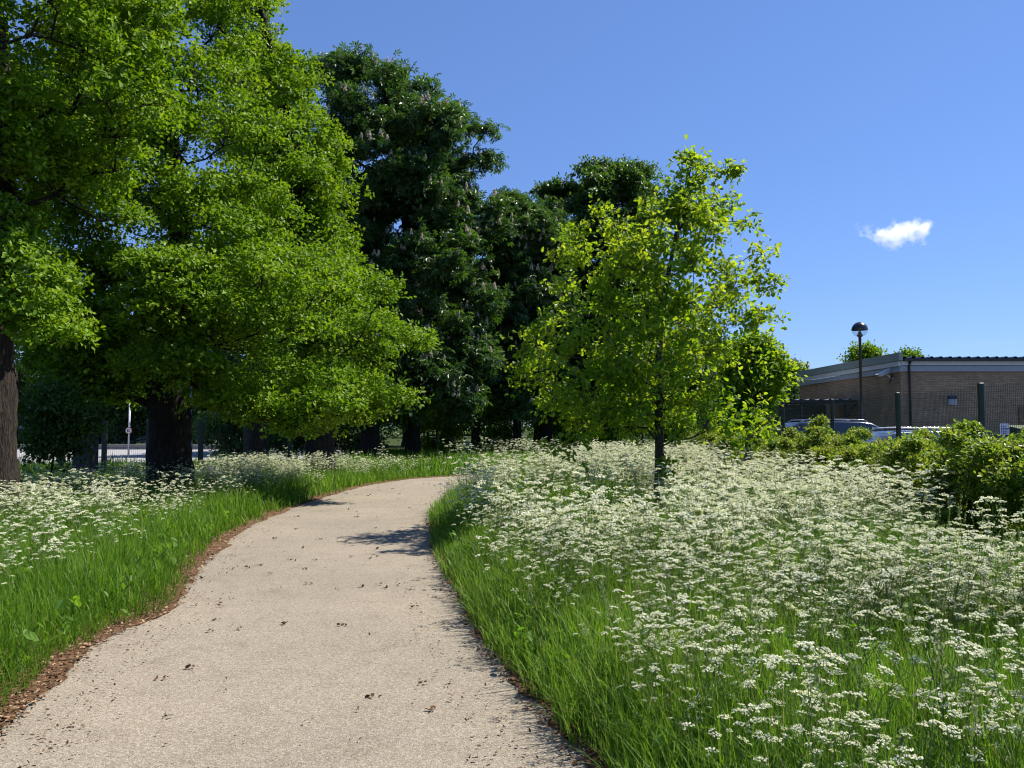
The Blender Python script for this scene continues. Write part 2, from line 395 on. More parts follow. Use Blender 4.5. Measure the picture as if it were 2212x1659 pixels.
def gpos(u, D): return np.array([(u - CX) / F * D, D, 0.])

# ================================================================== SETTING
def catmull(pts, n=12):
    p = np.array(pts, float); p = np.vstack([2 * p[0] - p[1], p, 2 * p[-1] - p[-2]]); out = []
    for i in range(1, len(p) - 2):
        for t in np.linspace(0, 1, n, endpoint=False):
            a, b, c, d = p[i - 1], p[i], p[i + 1], p[i + 2]
            out.append(.5 * (2 * b + (c - a) * t + (2 * a - 5 * b + 4 * c - d) * t * t + (3 * b - a - 3 * c + d) * t ** 3))
    return np.array(out + [p[-2]])
LEFT = catmull([(-1.9, -6), (-2.1, 0), (-2.45, 3.0), *[G(*q) for q in ((0, 1580), (200, 1400), (370, 1310), (440, 1220), (520, 1150), (600, 1110), (700, 1075))], (-3.9, 21.0), (-3.0, 23.8), (-1.2, 25.6), (1.5, 27.2), (6, 29.5), (12, 32)])
RIGHT = catmull([(1.3, -6), (.95, 0), (.60, 2.6), *[G(*q) for q in ((1270, 1659), (1190, 1570), (1110, 1470), (1040, 1390), (990, 1300), (950, 1230))], (-1.17, 11.3), (-1.5, 15.), (-1.35, 19.), (-.6, 21.8), (.9, 23.8), (3.5, 25.3), (8, 27.6), (13, 29.8)])
def inside(poly, pts):
    x, y = pts[:, 0], pts[:, 1]; c = np.zeros(len(pts), bool); n = len(poly); j = n - 1
    for i in range(n):
        xi, yi, xj, yj = *poly[i], *poly[j]
        c ^= ((yi > y) != (yj > y)) & (x < (xj - xi) * (y - yi) / (yj - yi + 1e-12) + xi); j = i
    return c
def dist_line(line, pts):
    out = np.empty(len(pts))
    a, b = line[:-1], line[1:]; ab = b - a; l2 = (ab ** 2).sum(1) + 1e-12
    for s in range(0, len(pts), 4000):
        p = pts[s:s + 4000]; t = np.clip(((p[:, None] - a) * ab).sum(2) / l2, 0, 1)
        out[s:s + 4000] = np.sqrt(((p[:, None] - a - ab * t[..., None]) ** 2).sum(2).min(1))
    return out
PATH_POLY = np.vstack([LEFT, RIGHT[::-1]])
FENCE = [(5.8, 4.0), (6.1, 7.9), (6.55, 11.0), (6.95, 14.2), (7.15, 17.6), (7.5, 21.8), (8.0, 27.5)]
FLINE = np.array(FENCE)
def side_of(pts):
    """0 on the path, -1 verge left of it, +1 meadow right of it"""
    p_in = inside(PATH_POLY, pts); rp = np.vstack([RIGHT, [(40, 29.8), (40, -6)]]); r = inside(rp, pts)
    return np.where(p_in, 0, np.where(r, 1, -1))

soil = ground_mat(); pathm = path_mat(); litm = litter_mat()
g = MB(); g.add([(-420, -60, 0), (420, -60, 0), (420, 700, 0), (-420, 700, 0)], np.array([(0, 1, 2, 3)]))
tag(g.build('ground', soil), kind='structure')
def ribbon(A, B, z, name, m, k=8):
    mb = MB(); n = len(A); t = np.linspace(0, 1, k)
    V = A[:, None] * (1 - t[None, :, None]) + B[:, None] * t[None, :, None]
    V = np.concatenate([V, np.full((n, k, 1), z)], 2)
    i, j = np.meshgrid(np.arange(n - 1), np.arange(k - 1), indexing='ij')
    mb.add(V.reshape(-1, 3), np.stack([i * k + j, i * k + j + 1, (i + 1) * k + j + 1, (i + 1) * k + j], -1).reshape(-1, 4))
    return tag(mb.build(name, m), kind='structure')
def resample(line, n):
    s = np.concatenate([[0], np.cumsum(np.linalg.norm(np.diff(line, axis=0), axis=1))]); t = np.linspace(0, s[-1], n)
    return np.stack([np.interp(t, s, line[:, k]) for k in range(2)], 1)
def normals2(line):
    d = unit(np.gradient(line, axis=0)); return np.stack([-d[:, 1], d[:, 0]], 1)   # to the left of travel
Lr, Rr_ = resample(LEFT, 700), resample(RIGHT, 700)
def wob(n, amp, sm, rng=RNG):
    k = np.hanning(sm * 2 + 1); k /= np.sqrt((k ** 2).sum()); return amp * np.convolve(rng.normal(size=n + 2 * sm), k, 'valid')[:n]
nl, nr = normals2(Lr), normals2(Rr_)
ribbon(Lr + nl * .12, Rr_ - nr * .12, .006, 'path', pathm, 10)
lw = np.interp(Lr[:, 1], [0, 5, 8, 12, 18, 26], [.36, .36, .28, .2, .12, .1])
LL_in = Lr - nl * (np.abs(wob(700, .028, 2)) + np.abs(wob(700, .035, 9)) - .03)[:, None]; LL_out = Lr + nl * (lw + .35)[:, None]
ribbon(LL_out, LL_in, .011, 'leaf_litter_strip', litm, 4)
RL_in = Rr_ + nr * (np.abs(wob(700, .028, 2)) + np.abs(wob(700, .03, 9)) - .06)[:, None]; RL_out = Rr_ - nr * .55
ribbon(RL_in, RL_out, .011, 'leaf_litter_border', litm, 4)
tarm = plain('tarmac', (.27, .27, .28), .9, noise=.12, scale=3., bump=.3)
tarm2 = plain('tarmac_dark', (.10, .10, .105), .9, noise=.15, scale=3., bump=.3)
mb = MB(); mb.add([(-60, 29, .005), (-7.0, 29, .005), (-9, 53.5, .005), (-75, 53.5, .005)], np.array([(0, 1, 2, 3)])); tag(mb.build('car_park', tarm), kind='structure')
mb = MB(); mb.add([(7.4, 13, .005), (40, 13, .005), (40, 60, .005), (9.5, 60, .005)], np.array([(0, 1, 2, 3)])); tag(mb.build('parking_area', tarm2), kind='structure')
kerbm = plain('kerb_concrete', (.22, .21, .20), .85, noise=.2)
mb = MB(); box(mb, (-75, 53.5, 0), (-9, 53.9, .35)); tag(mb.build('kerb', kerbm), kind='structure')

# litter chips and path debris (nobody could count them)
mb = MB()
def chips(pts, size, flat=.35, tlo=0, thi=1):
    n = len(pts); ax = RNG.normal(size=(n, 3)) * np.array([1, 1, flat * .5]); nn = np.array([0, 0, 1.]) + RNG.normal(size=(n, 3)) * flat
    s = size * RNG.uniform(.5, 1.5, n); V = np.array([(-.5, -.18, 0), (0, -.3, .08), (.5, -.1, 0), (.5, .12, .05), (0, .3, 0), (-.5, .2, .06)])
    inst(mb, V, [np.array([(0, 1, 4, 5), (1, 2, 3, 4)])], frames(ax, nn) * s[:, None, None], np.c_[pts, np.full(n, .016) + RNG.random(n) * .012], 0, RNG.uniform(tlo, thi, n))
def edge_pts(line, nrm, n, lo, hi, ymax=20):
    ok = np.where((line[:, 1] > 2) & (line[:, 1] < ymax))[0]; w = 1 / np.maximum(line[ok, 1], 3) ** 1.2; k = RNG.choice(ok, n, p=w / w.sum())
    return line[k] + nrm[k] * RNG.uniform(lo, hi, n)[:, None] + RNG.normal(size=(n, 2)) * .015
chips(edge_pts(Lr, nl, 9000, -.06, .45), .022)
chips(edge_pts(Rr_, -nr, 6000, -.06, .35), .022, tlo=0, thi=.7)
e = edge_pts(Lr, -nl, 900, 0, .5); chips(e, .016, tlo=.1, thi=.6)
e = edge_pts(Rr_, nr, 700, 0, .5); chips(e, .016, tlo=0, thi=.6)
pp = np.c_[RNG.uniform(-4, 1, 2600), RNG.uniform(2.5, 22, 2600)]; pp = pp[side_of(pp) == 0]
chips(pp[:800], .014, tlo=0, thi=.55)
cl = pp[900:975]; cl = np.repeat(cl, 5, 0) + RNG.normal(size=(len(cl) * 5, 2)) * np.array([.022, .012]); chips(cl, .026, .8, 0, .5)
tag(mb.build('leaf_litter', M['chip']), 'brown dry leaf crumbs and twigs scattered along the path edges', 'leaf litter', kind='stuff')

# ================================================================== GRASS
def blade(h, bend, w, segs=3):
    V, q = [], []
    for k in range(segs + 1):
        t = k / segs; x = bend * t ** 2.1; z = h * (t - .28 * abs(bend) * t ** 3); ww = w * (1 - t ** 1.8) + .0004
        V += [(x, -ww / 2, z), (x, ww / 2, z)]
    for k in range(segs): q.append((2 * k, 2 * k + 1, 2 * k + 3, 2 * k + 2))
    return np.array(V), [np.array(q)]
BL = [blade(1., b, .016, 4 if b > .45 else 3) for b in (.06, .15, .25, .38, .5, .7, .95)]
BLP = np.array([.17, .2, .2, .17, .12, .09, .05])
NOISE = RNG.normal(size=(64, 64)); NOISE = (NOISE + np.roll(NOISE, 1, 0) + np.roll(NOISE, 1, 1) + np.roll(NOISE, (1, 1), (0, 1))) / 2
def lownoise(p, s):
    q = p / s; i = np.floor(q).astype(int); f = q - i; f = f * f * (3 - 2 * f); g = lambda a, b: NOISE[(i[:, 0] + a) % 64, (i[:, 1] + b) % 64]
    return (g(0, 0) * (1 - f[:, 0]) + g(1, 0) * f[:, 0]) * (1 - f[:, 1]) + (g(0, 1) * (1 - f[:, 0]) + g(1, 1) * f[:, 0]) * f[:, 1]
def scatter(x0, x1, y0, y1, dens, rng=RNG):
    n = int((x1 - x0) * (y1 - y0) * dens); p = np.c_[rng.uniform(x0, x1, n), rng.uniform(y0, y1, n)]
    return p[np.abs(p[:, 0]) < .70 * p[:, 1] + .9]
CARP = np.array([(-60, 28.7), (-6.7, 28.7), (-8.7, 54), (-75, 54)])
PARK = np.array([(7.6, 13), (40, 13), (40, 60), (9.5, 60)])
def grow_grass(mb, pts, wmul, hmul=1., tmean=.45):
    sd = side_of(pts); dl = np.where(sd >= 0, 1, 1); ok = (sd != 0) & ~inside(CARP, pts) & ~inside(PARK, pts)
    pts, sd = pts[ok], sd[ok]
    dp = np.minimum(dist_line(LEFT[::2], pts), dist_line(RIGHT[::2], pts))
    bare = np.where(sd < 0, np.interp(pts[:, 1], [0, 6, 12, 20], [.15, .15, .10, .02]), -.02)
    keep = dp > bare + .07 * lownoise(pts, .13) + .08 * lownoise(pts, .5) - .02; pts, sd, dp, bare = pts[keep], sd[keep], dp[keep], bare[keep]
    hh = np.clip(.18 + .55 * (dp - bare), .16, np.where(sd < 0, .46, np.where(dp > 1., .60, .48))) * (1 + .22 * lownoise(pts, .9)) * RNG.uniform(.55, 1.25, len(pts)) * hmul
    hh = np.maximum(hh, .08)
    th = RNG.uniform(0, 2 * math.pi, len(pts))
    # blades at the edge sprawl out towards the path
    edge = np.exp(-(dp - bare) / .22); toward = np.where(sd < 0, 0., math.pi)
    th = np.where(RNG.random(len(pts)) < edge * .7, toward + RNG.normal(size=len(pts)) * .7, th)
    tint = np.clip(tmean + .16 * lownoise(pts, 1.5) + .20 * RNG.normal(size=len(pts)), 0, .92); tint = np.where(RNG.random(len(pts)) < .018, 1., tint)
    kind = RNG.choice(len(BL), len(pts), p=BLP); kind = np.where(RNG.random(len(pts)) < edge * .5, RNG.integers(3, 7, len(pts)), kind)
    ww = wmul * RNG.uniform(.6, 1.3, len(pts)) * np.clip(.55 / hh, .7, 2.2)
    for k, (tv, tf) in enumerate(BL):
        s = kind == k; n = s.sum()
        if not n: continue
        c, sn, o, l = np.cos(th[s]), np.sin(th[s]), np.zeros(n), np.ones(n)
        lean = RNG.normal(size=(n, 2)) * .10
        Mx = np.stack([np.stack([c * hh[s], -sn * ww[s] * hh[s], lean[:, 0] * hh[s]], -1), np.stack([sn * hh[s], c * ww[s] * hh[s], lean[:, 1] * hh[s]], -1), np.stack([o, o, hh[s]], -1)], 1)
        inst(mb, tv, tf, Mx, np.c_[pts[s], np.zeros(n)], 0, tint[s], False)
gm = MB()
for y0, y1, dens, wm in ((1.3, 4.5, 2300, .75), (4.5, 7, 1500, .95), (7, 10, 900, 1.2), (10, 15, 480, 1.7), (15, 24, 240, 2.5), (24, 46, 70, 4.)):
    m = .72 * y1 + 1
    grow_grass(gm, scatter(-min(m, 22), min(m, 9.5), y0, y1, dens), wm)
# broad-leaved weeds among the blades
wp_ = scatter(-7, 6, 2., 13, 5); wsd = side_of(wp_); wd = np.minimum(dist_line(LEFT[::2], wp_), dist_line(RIGHT[::2], wp_)); wp_ = wp_[(wsd != 0) & (wd > .12)]
k = 7; base = np.repeat(np.c_[wp_, np.full(len(wp_), .05)], k, 0); a = RNG.uniform(0, 6.28, len(base)); ax = np.stack([np.cos(a), np.sin(a), RNG.uniform(.5, 1.6, len(a))], 1)
base[:, 2] += RNG.uniform(0, .22, len(base)); base[:, :2] += RNG.normal(size=(len(base), 2)) * .05; inst(gm, T_LEAF[0], T_LEAF[1], frames(ax, np.array([0, 0, 1.]) + .3 * RNG.normal(size=ax.shape)) * RNG.uniform(.045, .11, len(a))[:, None, None], base, 0, np.clip(RNG.normal(.45, .2, len(a)), 0, .9))
# flowering grass stems with seed heads, thickest near the camera on the meadow side
def seed_heads(mb, pts, hmin, hmax):
    for (x, y) in pts:
        h = RNG.uniform(hmin, hmax); a = RNG.uniform(0, 6.28); b = RNG.uniform(.05, .22) * h; t = np.linspace(0, 1, 6)
        line = np.stack([x + math.cos(a) * b * t ** 2, y + math.sin(a) * b * t ** 2, h * t * (1 - .05 * t)], 1)
        tube(mb, line, np.linspace(.0022, .0011, 6), 3, 0, tint=RNG.uniform(.2, .7))
        n = 26; tt = RNG.uniform(.82, 1.02, n); c = np.stack([np.interp(tt, t, line[:, k]) for k in range(3)], 1) + RNG.normal(size=(n, 3)) * .005
        inst(mb, T_LEAF[0], T_LEAF[1], frames(np.array([0, 0, 1.]) + RNG.normal(size=(n, 3)) * .45, RNG.normal(size=(n, 3))) * RNG.uniform(.012, .024, n)[:, None, None], c, 1, np.full(n, RNG.random()))
sp_ = scatter(-6, 6, 1.9, 9, 22); sd = side_of(sp_); dd = np.minimum(dist_line(LEFT[::2], sp_), dist_line(RIGHT[::2], sp_))
seed_heads(gm, sp_[(sd == 1) & (dd > .4)][:480], .62, .98)
tag(gm.build('meadow_grass', [M['grass'], M['seed']]), 'long green meadow grass growing on both sides of the path', 'grass', kind='stuff')

# ================================================================== COW PARSLEY
def umbel(rng, fine=True):
    """flat compound umbel, about 1 unit = 7 cm across: rays, umbellets of tiny white florets"""
    st, fl = MB(), MB(); k = rng.integers(9, 13) if fine else 8
    for i in range(k):
        r = .5 * math.sqrt((i + .4) / k); a = i * 2.4 + rng.normal() * .2; c = np.array([r * math.cos(a), r * math.sin(a), .36 - .55 * r * r + rng.normal() * .035])
        if fine: add_twigs(st, np.array([[0, 0, 0.]]), c[None], .011)
        n = 8 if fine else 4; rr = .115 if fine else .14
        q = rng.random((n, 2)); o = np.stack([rr * np.sqrt(q[:, 0]) * np.cos(6.28 * q[:, 1]), rr * np.sqrt(q[:, 0]) * np.sin(6.28 * q[:, 1])], 1)
        pz = .05 * (1 - (o ** 2).sum(1) / rr ** 2); pt = c + np.c_[o, pz]
        nn = np.array([0, 0, 1.]) + np.c_[o / rr * .7, np.zeros(n)] + rng.normal(size=(n, 3)) * .3
        s = (.050 if fine else .088) * rng.uniform(.75, 1.25, n)
        V = np.array([(-1, -.35, 0), (-.35, -1, .15), (.6, -.8, 0), (1, .2, .15), (.3, 1, 0), (-.7, .7, .15)])
        inst(fl, V, [np.array([(0, 1, 2, 3, 4, 5)])], frames(rng.normal(size=(n, 3)), nn) * s[:, None, None], pt, 0, np.clip(rng.normal(.55, .25, n) - .35 * (i > k - 3) * rng.random(), 0, 1))
    return st, fl
def fern_leaf(mb, base, d, L, rng, tint):
    """pinnate, finely cut leaf"""
    d = unit(np.asarray(d, float)); side = unit(np.cross(d, [0, 0, 1.])); t = np.linspace(.25, 1, 7)
    pts = base + d * (t * L)[:, None] - np.array([0, 0, 1.]) * (.25 * L * t ** 2)[:, None]
    tube(mb, np.vstack([base[None], pts[::2]]), .0014, 3, 0, cap=False, tint=.5)
    for s in (-1, 1):
        w = .5 * L * (1.05 - t)
        for k in range(len(t)):
            m = 4 if w[k] > .06 else 2
            o = pts[k] + side * s * (np.linspace(.15, 1, m) * w[k])[:, None] + d * (np.linspace(0, .4, m) * w[k])[:, None]
            ax = side * s * .6 + d + rng.normal(size=(m, 3)) * .35; nn = np.array([0, 0, 1.]) + rng.normal(size=(m, 3)) * .3
            inst(mb, T_LEAF[0], T_LEAF[1], frames(ax, nn) * (rng.uniform(.25, .45, m) * max(w[k], .04))[:, None, None], o, 0, np.clip(tint + .15 * rng.normal(size=m), 0, 1))
def plant(rng, h, nh):
    """one cow parsley plant: branching stem, leaves, places of its flower heads"""
    st, lf, heads = MB(), MB(), []
    lean = rng.normal(size=2) * .10; t = np.linspace(0, 1, 6); line = np.stack([lean[0] * t ** 1.5 * h, lean[1] * t ** 1.5 * h, h * .72 * t], 1)
    tube(st, line, np.linspace(.0045, .0026, 6), 5, 0, tint=.4)
    at = lambda q: np.array([np.interp(q, t, line[:, k]) for k in range(3)])
    for i in range(nh):
        q = 1. if i < max(3, nh // 3) else rng.uniform(.45, .98); b = at(q); a = i * 2.4 + rng.normal() * .3
        up = h * rng.uniform(.82, 1.03) if q > .9 else h * rng.uniform(.62, .95); hd = np.array([math.cos(a), math.sin(a)]) * rng.uniform(.05, .20) * (1.3 if q < .9 else 1)
        tip = np.array([b[0] + hd[0], b[1] + hd[1], max(up, b[2] + .08)]); mid = b * .5 + tip * .5 + np.array([hd[0] * .2, hd[1] * .2, -.01])
        tube(st, np.stack([b, mid, tip]), [.0022, .0017, .0013], 3, 0, cap=False, tint=rng.uniform(.3, .9))
        ax = unit(tip - mid) * .5 + np.array([0, 0, 1.]) + rng.normal(size=3) * .33
        heads.append((tip, unit(ax), rng.uniform(.040, .092), rng.uniform(0, 6.28), rng.choice(6, p=[.21, .21, .2, .2, .09, .09])))
    for k in range(rng.integers(6, 9)):
        q = rng.uniform(.08, .8); a = rng.uniform(0, 6.28)
        fern_leaf(lf, at(q), (math.cos(a), math.sin(a), rng.uniform(.3, .8)), rng.uniform(.14, .30) * (1.15 - .5 * q), rng, rng.uniform(.2, .8))
    return st, lf, heads
UF = []
for k in range(6):
    st, fl = umbel(RNG)
    if k >= 4: fl.t = [np.clip(t - .45, 0, 1) for t in fl.t]      # heads still in bud are greener
    UF.append((st, fl))
def merge(mb, src, Mx, off, mat):
    V = np.concatenate(src.v) @ Mx.T + off
    mb.add(V, [np.concatenate([f for f, _, _ in src.f if f.shape[1] == k]) for k in sorted({f.shape[1] for f, _, _ in src.f})], mat, False, np.concatenate(src.t))
UMESH = []
for st, fl in UF:
    mb = MB(); merge(mb, st, np.eye(3), 0, 0); merge(mb, fl, np.eye(3), 0, 1)
    o = mb.build('flower_head', [M['stem'], M['petal']]); UMESH.append(o.data); bpy.data.objects.remove(o)
UCO = []
for k in range(6):
    st, fl = umbel(RNG, False)
    if k >= 4: fl.t = [np.clip(t - .4, 0, 1) for t in fl.t]
    UCO.append((np.concatenate(fl.v), np.concatenate([f for f, _, _ in fl.f]), np.concatenate(fl.t)))
def head_M(ax, rot):
    x = unit(np.cross(ax, [math.cos(rot), math.sin(rot), .01])); y = np.cross(ax, x); return np.stack([x, y, ax], 1)
PROTO = []
for k in range(7):
    st, lf, heads = plant(RNG, RNG.uniform(.82, 1.05), int(RNG.integers(9, 15)))
    so, lo = st.build('stem', M['stem']), lf.build('leaf', M['fern']); PROTO.append((st, lf, heads, so.data, lo.data)); bpy.data.objects.remove(so); bpy.data.objects.remove(lo)
# where they grow
pl = []
def hedge_ok(p): return p[:, 0] < np.interp(p[:, 1], FLINE[:, 1], FLINE[:, 0]) - .55
c = scatter(-1.8, 8, 1.7, 27, 50); c = c[side_of(c) == 1]; c = c[hedge_ok(c)]; dr = dist_line(RIGHT[::2], c)
dens = np.clip((dr - np.interp(c[:, 1], [3, 7, 12, 18], [.08, .12, .08, .05])) / .6, .0, 1) ** .8 * np.interp(c[:, 1], [1.9, 3, 5, 7, 12, 30], [.40, .74, .58, .42, .34, .30]) * np.clip(.66 + 1.2 * lownoise(c, .75), .03, 1.7)
cR = c[RNG.random(len(c)) < dens]
c = scatter(-12.5, -1.5, 3.0, 25, 28); c = c[side_of(c) == -1]; dr = dist_line(LEFT[::2], c)
dens = np.clip((dr - np.interp(c[:, 1], [3, 8, 14, 20, 24], [.40, .7, .6, .4, .15])) / .7, 0, 1) * np.where(dr > 4.2, .25, .95) * np.clip(.8 + .9 * lownoise(c, 1.0), .04, 1.3)
cL = c[RNG.random(len(c)) < dens]
c = scatter(-8, 12, 26, 40, 2.2); c = c[(side_of(c) == -1) & ~inside(CARP, c) & ~inside(PARK, c)]; cF = c[RNG.random(len(c)) < np.clip(.3 + .6 * lownoise(c, 3.), 0, 1)]
allp = np.vstack([cR, cL, cF]); wh = np.r_[np.ones(len(cR)), -np.ones(len(cL)), np.zeros(len(cF))]
scl = RNG.uniform(.62, 1.15, len(allp)) * np.where(wh < 0, .78, 1.0) * np.interp(allp[:, 1], [2, 5, 8], [.82, .9, 1.])
drr = dist_line(RIGHT[::2], allp); dll = dist_line(LEFT[::2], allp); scl = scl * np.where(wh < 0, np.interp(dll, [.5, 1.2, 3.5, 5], [.7, 1., 1., .68]), 1.); scl = scl * np.where(wh > 0, np.interp(drr, [0, .35, .8], [.60, .78, 1.]), 1.)
rot = RNG.uniform(0, 6.28, len(allp)); pk = RNG.integers(0, len(PROTO), len(allp))
order = np.argsort(np.linalg.norm(allp, axis=1)); near = set(order[:300].tolist())
stuff = MB()
for i in range(len(allp)):
    st, lf, heads, sme, lme = PROTO[pk[i]]; x, y = allp[i]; s = scl[i]; c, sn = math.cos(rot[i]), math.sin(rot[i])
    Rz = np.array([(c, -sn, 0), (sn, c, 0), (0, 0, 1.)])
    if i in near:
        lab, gr = (('white-flowered cow parsley plant in the open meadow between path and hedge', 'cow parsley plants in the open meadow') if wh[i] > 0
                   else ('white-flowered cow parsley plant on the grass verge between path and oaks', 'cow parsley plants on the oak side verge'))
        root = empty('cow_parsley', (x, y, 0), lab, 'wildflower', gr); root.rotation_euler.z = rot[i]; root.scale = (s, s, s)
        for nm, me in (('stem', sme), ('leaf', lme)):
            o = bpy.data.objects.new(nm, me); COL.objects.link(o); o.parent = root
        for tip, ax, sz, rt, vk in heads:
            o = bpy.data.objects.new('flower_head', UMESH[vk]); COL.objects.link(o); o.parent = root
            o.matrix_local = Matrix.Translation(tip) @ Matrix((head_M(ax, rt) * sz).tolist()).to_4x4()
    else:
        Mx = Rz * s; off = np.array([x, y, 0]); far = y > 14
        merge(stuff, st, Mx, off, 0)
        if not far: merge(stuff, lf, Mx, off, 2)
        for tip, ax, sz, rt, vk in heads:
            V, f, t_ = UCO[vk]; stuff.add((V * sz) @ (Mx @ head_M(ax, rt)).T + Mx @ tip + off, [f], 1, False, t_)
tag(stuff.build('cow_parsley_drift', [M['stem'], M['petal'], M['fern']]), 'mass of white cow parsley filling the farther meadow and verges', 'wildflowers', kind='stuff')
print('parsley', len(cR), len(cL), len(cF))

# ================================================================== TREES
# young oak in the meadow
D = 12.5
rows = [(345, 1478, 1510), (380, 1465, 1530), (430, 1395, 1560), (470, 1310, 1620), (520, 1200, 1665), (580, 1175, 1690), (640, 1175, 1690), (700, 1150, 1665), (750, 1095, 1640), (800, 1080, 1630), (850, 1100, 1620), (890, 1160, 1600), (930, 1230, 1570)]
lob = profile_lobes(rows, D, 165, .18, .32, dz=.85, shell=.5)
extra = [(1492, 350, 0, .16), (1510, 385, .1, .16), (1560, 378, -.2, .17), (1585, 382, -.2, .10), (1470, 410, .1, .2), (1650, 600, .2, .2), (1685, 612, .25, .14), (1640, 690, -.3, .17), (1660, 540, .3, .2), (1610, 480, 0, .2),
         (1130, 760, -.5, .26), (1150, 720, .3, .24), (1118, 800, .2, .2), (1215, 960, -1.2, .24), (1250, 930, -1.0, .25), (1290, 905, -.8, .25), (1580, 950, -.7, .24), (1620, 930, -.5, .2), (1545, 925, -.6, .25), (1640, 880, .2, .2), (1235, 500, .3, .22), (1290, 450, .5, .2), (1480, 900, .8, .3), (1440, 1010, -.2, .13), (1345, 880, 1.0, .3)]
ex = []
for u, v, dy, r in extra:
    p = P(u, v, D); p[1] += dy; ex.append((*p, r))
lob = np.vstack([lob, ex])
b = gpos(1424, D)
tr = [b, P(1424, 960, D), P(1421, 820, D), P(1428, 700, D), P(1442, 600, D), P(1462, 500, D), P(1482, 420, D), P(1492, 365, D)]
make_tree('young_oak_tree', 'slender young oak with sunlit yellow-green leaves standing among the cow parsley', 'tree', b, tr, [.078, .070, .062, .048, .036, .024, .014, .008], lob, M['young_leaf'], M['bark_young'], 12, 9, .088, T_OAK, zmin=.75, tip=.0075, step=.35, spread=.06, sprig=.30, twig=.004, flare=1.25, droop=.2, updir=.5, inner=.35, low=-.8, up=1.0, flat=.8, tintvar=.25)

# big oak whose bole shows beside the car park
D = 17.5
rows = [(-420, 150, 420), (-300, 60, 520), (-150, 60, 570), (0, 90, 592), (100, 130, 610), (200, 150, 645), (300, 170, 690), (400, 180, 705), (500, 190, 690), (550, 200, 725), (600, 210, 800), (650, 220, 850), (700, 230, 880), (750, 240, 902), (800, 260, 890), (850, 320, 885), (900, 430, 850), (930, 560, 700)]
lob = profile_lobes(rows, D, 125, .75, 1.1, dz=.75, shell=.30)
lob2 = profile_lobes([(150, -60, 330), (350, -80, 330), (600, -60, 330), (740, 20, 330), (865, 50, 330)], D, 70, .6, .9, dz=.8)
lob2 = np.vstack([lob2, profile_lobes([(720, 60, 320), (870, 60, 340)], D + .5, 26, .3, .5, dz=.9)])
lob3 = np.array([(*P(u, v, dd), r) for u, v, dd, r in ((610, 925, 16.2, .42), (655, 935, 16.0, .3), (560, 905, 16.4, .5), (790, 905, 17, .4), (850, 880, 17, .38), (895, 745, 17.6, .35), (740, 900, 16.5, .5), (680, 890, 16, .5), (830, 640, 17.5, .45), (475, 880, 16, .45), (430, 840, 15.8, .45), (120, 860, 16.5, .5), (200, 850, 17, .5))])
lob4 = profile_lobes([(600, 230, 520), (700, 240, 520), (800, 250, 500), (868, 270, 470)], 15.2, 22, .45, .7, dz=.35)
lob = np.vstack([lob, lob2, lob3, lob4])
b = gpos(368, D)
tr = [b, P(368, 900, D), P(362, 830, D), P(372, 740, D), P(395, 620, D), P(385, 480, D + .2), P(370, 300, D), P(350, 100, D)]
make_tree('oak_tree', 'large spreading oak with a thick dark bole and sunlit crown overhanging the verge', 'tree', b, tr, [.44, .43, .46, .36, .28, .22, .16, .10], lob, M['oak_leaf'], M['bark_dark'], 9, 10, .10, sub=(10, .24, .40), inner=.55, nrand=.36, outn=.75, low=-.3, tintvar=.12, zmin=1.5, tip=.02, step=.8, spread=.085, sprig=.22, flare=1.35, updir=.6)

# oak cut by the frame on the left
D = 12.2
rows = [(-520, -420, 260), (-350, -480, 380), (-150, -480, 400), (0, -460, 430), (100, -440, 430), (250, -400, 390), (400, -360, 340), (550, -320, 280), (690, -280, 200)]
lob = profile_lobes(rows, D, 150, .55, .8, dz=.7, shell=.42)
lob = np.vstack([lob, [(*P(u, v, D - .8), r) for u, v, r in ((70, 690, .4), (30, 640, .4), (-20, 700, .5), (110, 740, .35))]])
b = gpos(-24, D)
tr = [b, P(-20, 860, D), P(-25, 700, D), P(-12, 620, D), P(-20, 480, D), P(-5, 250, D), P(-15, 60, D), P(-60, -200, D)]
make_tree('oak_tree', 'furrowed old oak standing at the edge nearest the path with a rugged brown bole', 'tree', b, tr, [.38, .36, .34, .35, .30, .25, .20, .12], lob, M['oak_leaf'], M['bark'], 9, 10, .092, sub=(8, .2, .34), inner=.55, nrand=.36, outn=.75, low=-.3, tintvar=.12, zmin=2.6, tip=.018, step=.7, spread=.075, sprig=.2, flare=1.5, updir=.6)

# oak behind the big one, with finer looking foliage
D = 24.
rows = [(-150, 400, 590), (0, 400, 600), (100, 420, 650), (180, 450, 690), (250, 470, 735), (330, 480, 760), (420, 490, 795), (480, 500, 760), (560, 520, 770), (650, 540, 840), (750, 560, 860), (850, 600, 850), (910, 640, 800)]
lob = profile_lobes(rows, D, 110, .8, 1.2, dz=1., shell=.30)
b = gpos(690, D)
tr = [b, P(690, 860, D), P(680, 700, D), P(670, 500, D), P(620, 250, D), P(560, 0, D)]
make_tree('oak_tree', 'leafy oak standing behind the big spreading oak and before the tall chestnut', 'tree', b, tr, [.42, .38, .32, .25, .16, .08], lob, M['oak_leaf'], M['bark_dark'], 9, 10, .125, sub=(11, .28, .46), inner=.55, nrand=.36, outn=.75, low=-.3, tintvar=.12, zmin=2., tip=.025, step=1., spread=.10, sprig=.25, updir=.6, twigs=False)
D = 30.
rows = [(-120, 480, 580), (-40, 460, 610), (40, 450, 640), (110, 450, 652), (200, 440, 640), (400, 430, 640), (800, 420, 640)]
lob = profile_lobes(rows, D, 60, .8, 1.2, dz=1.)
b = gpos(560, D)
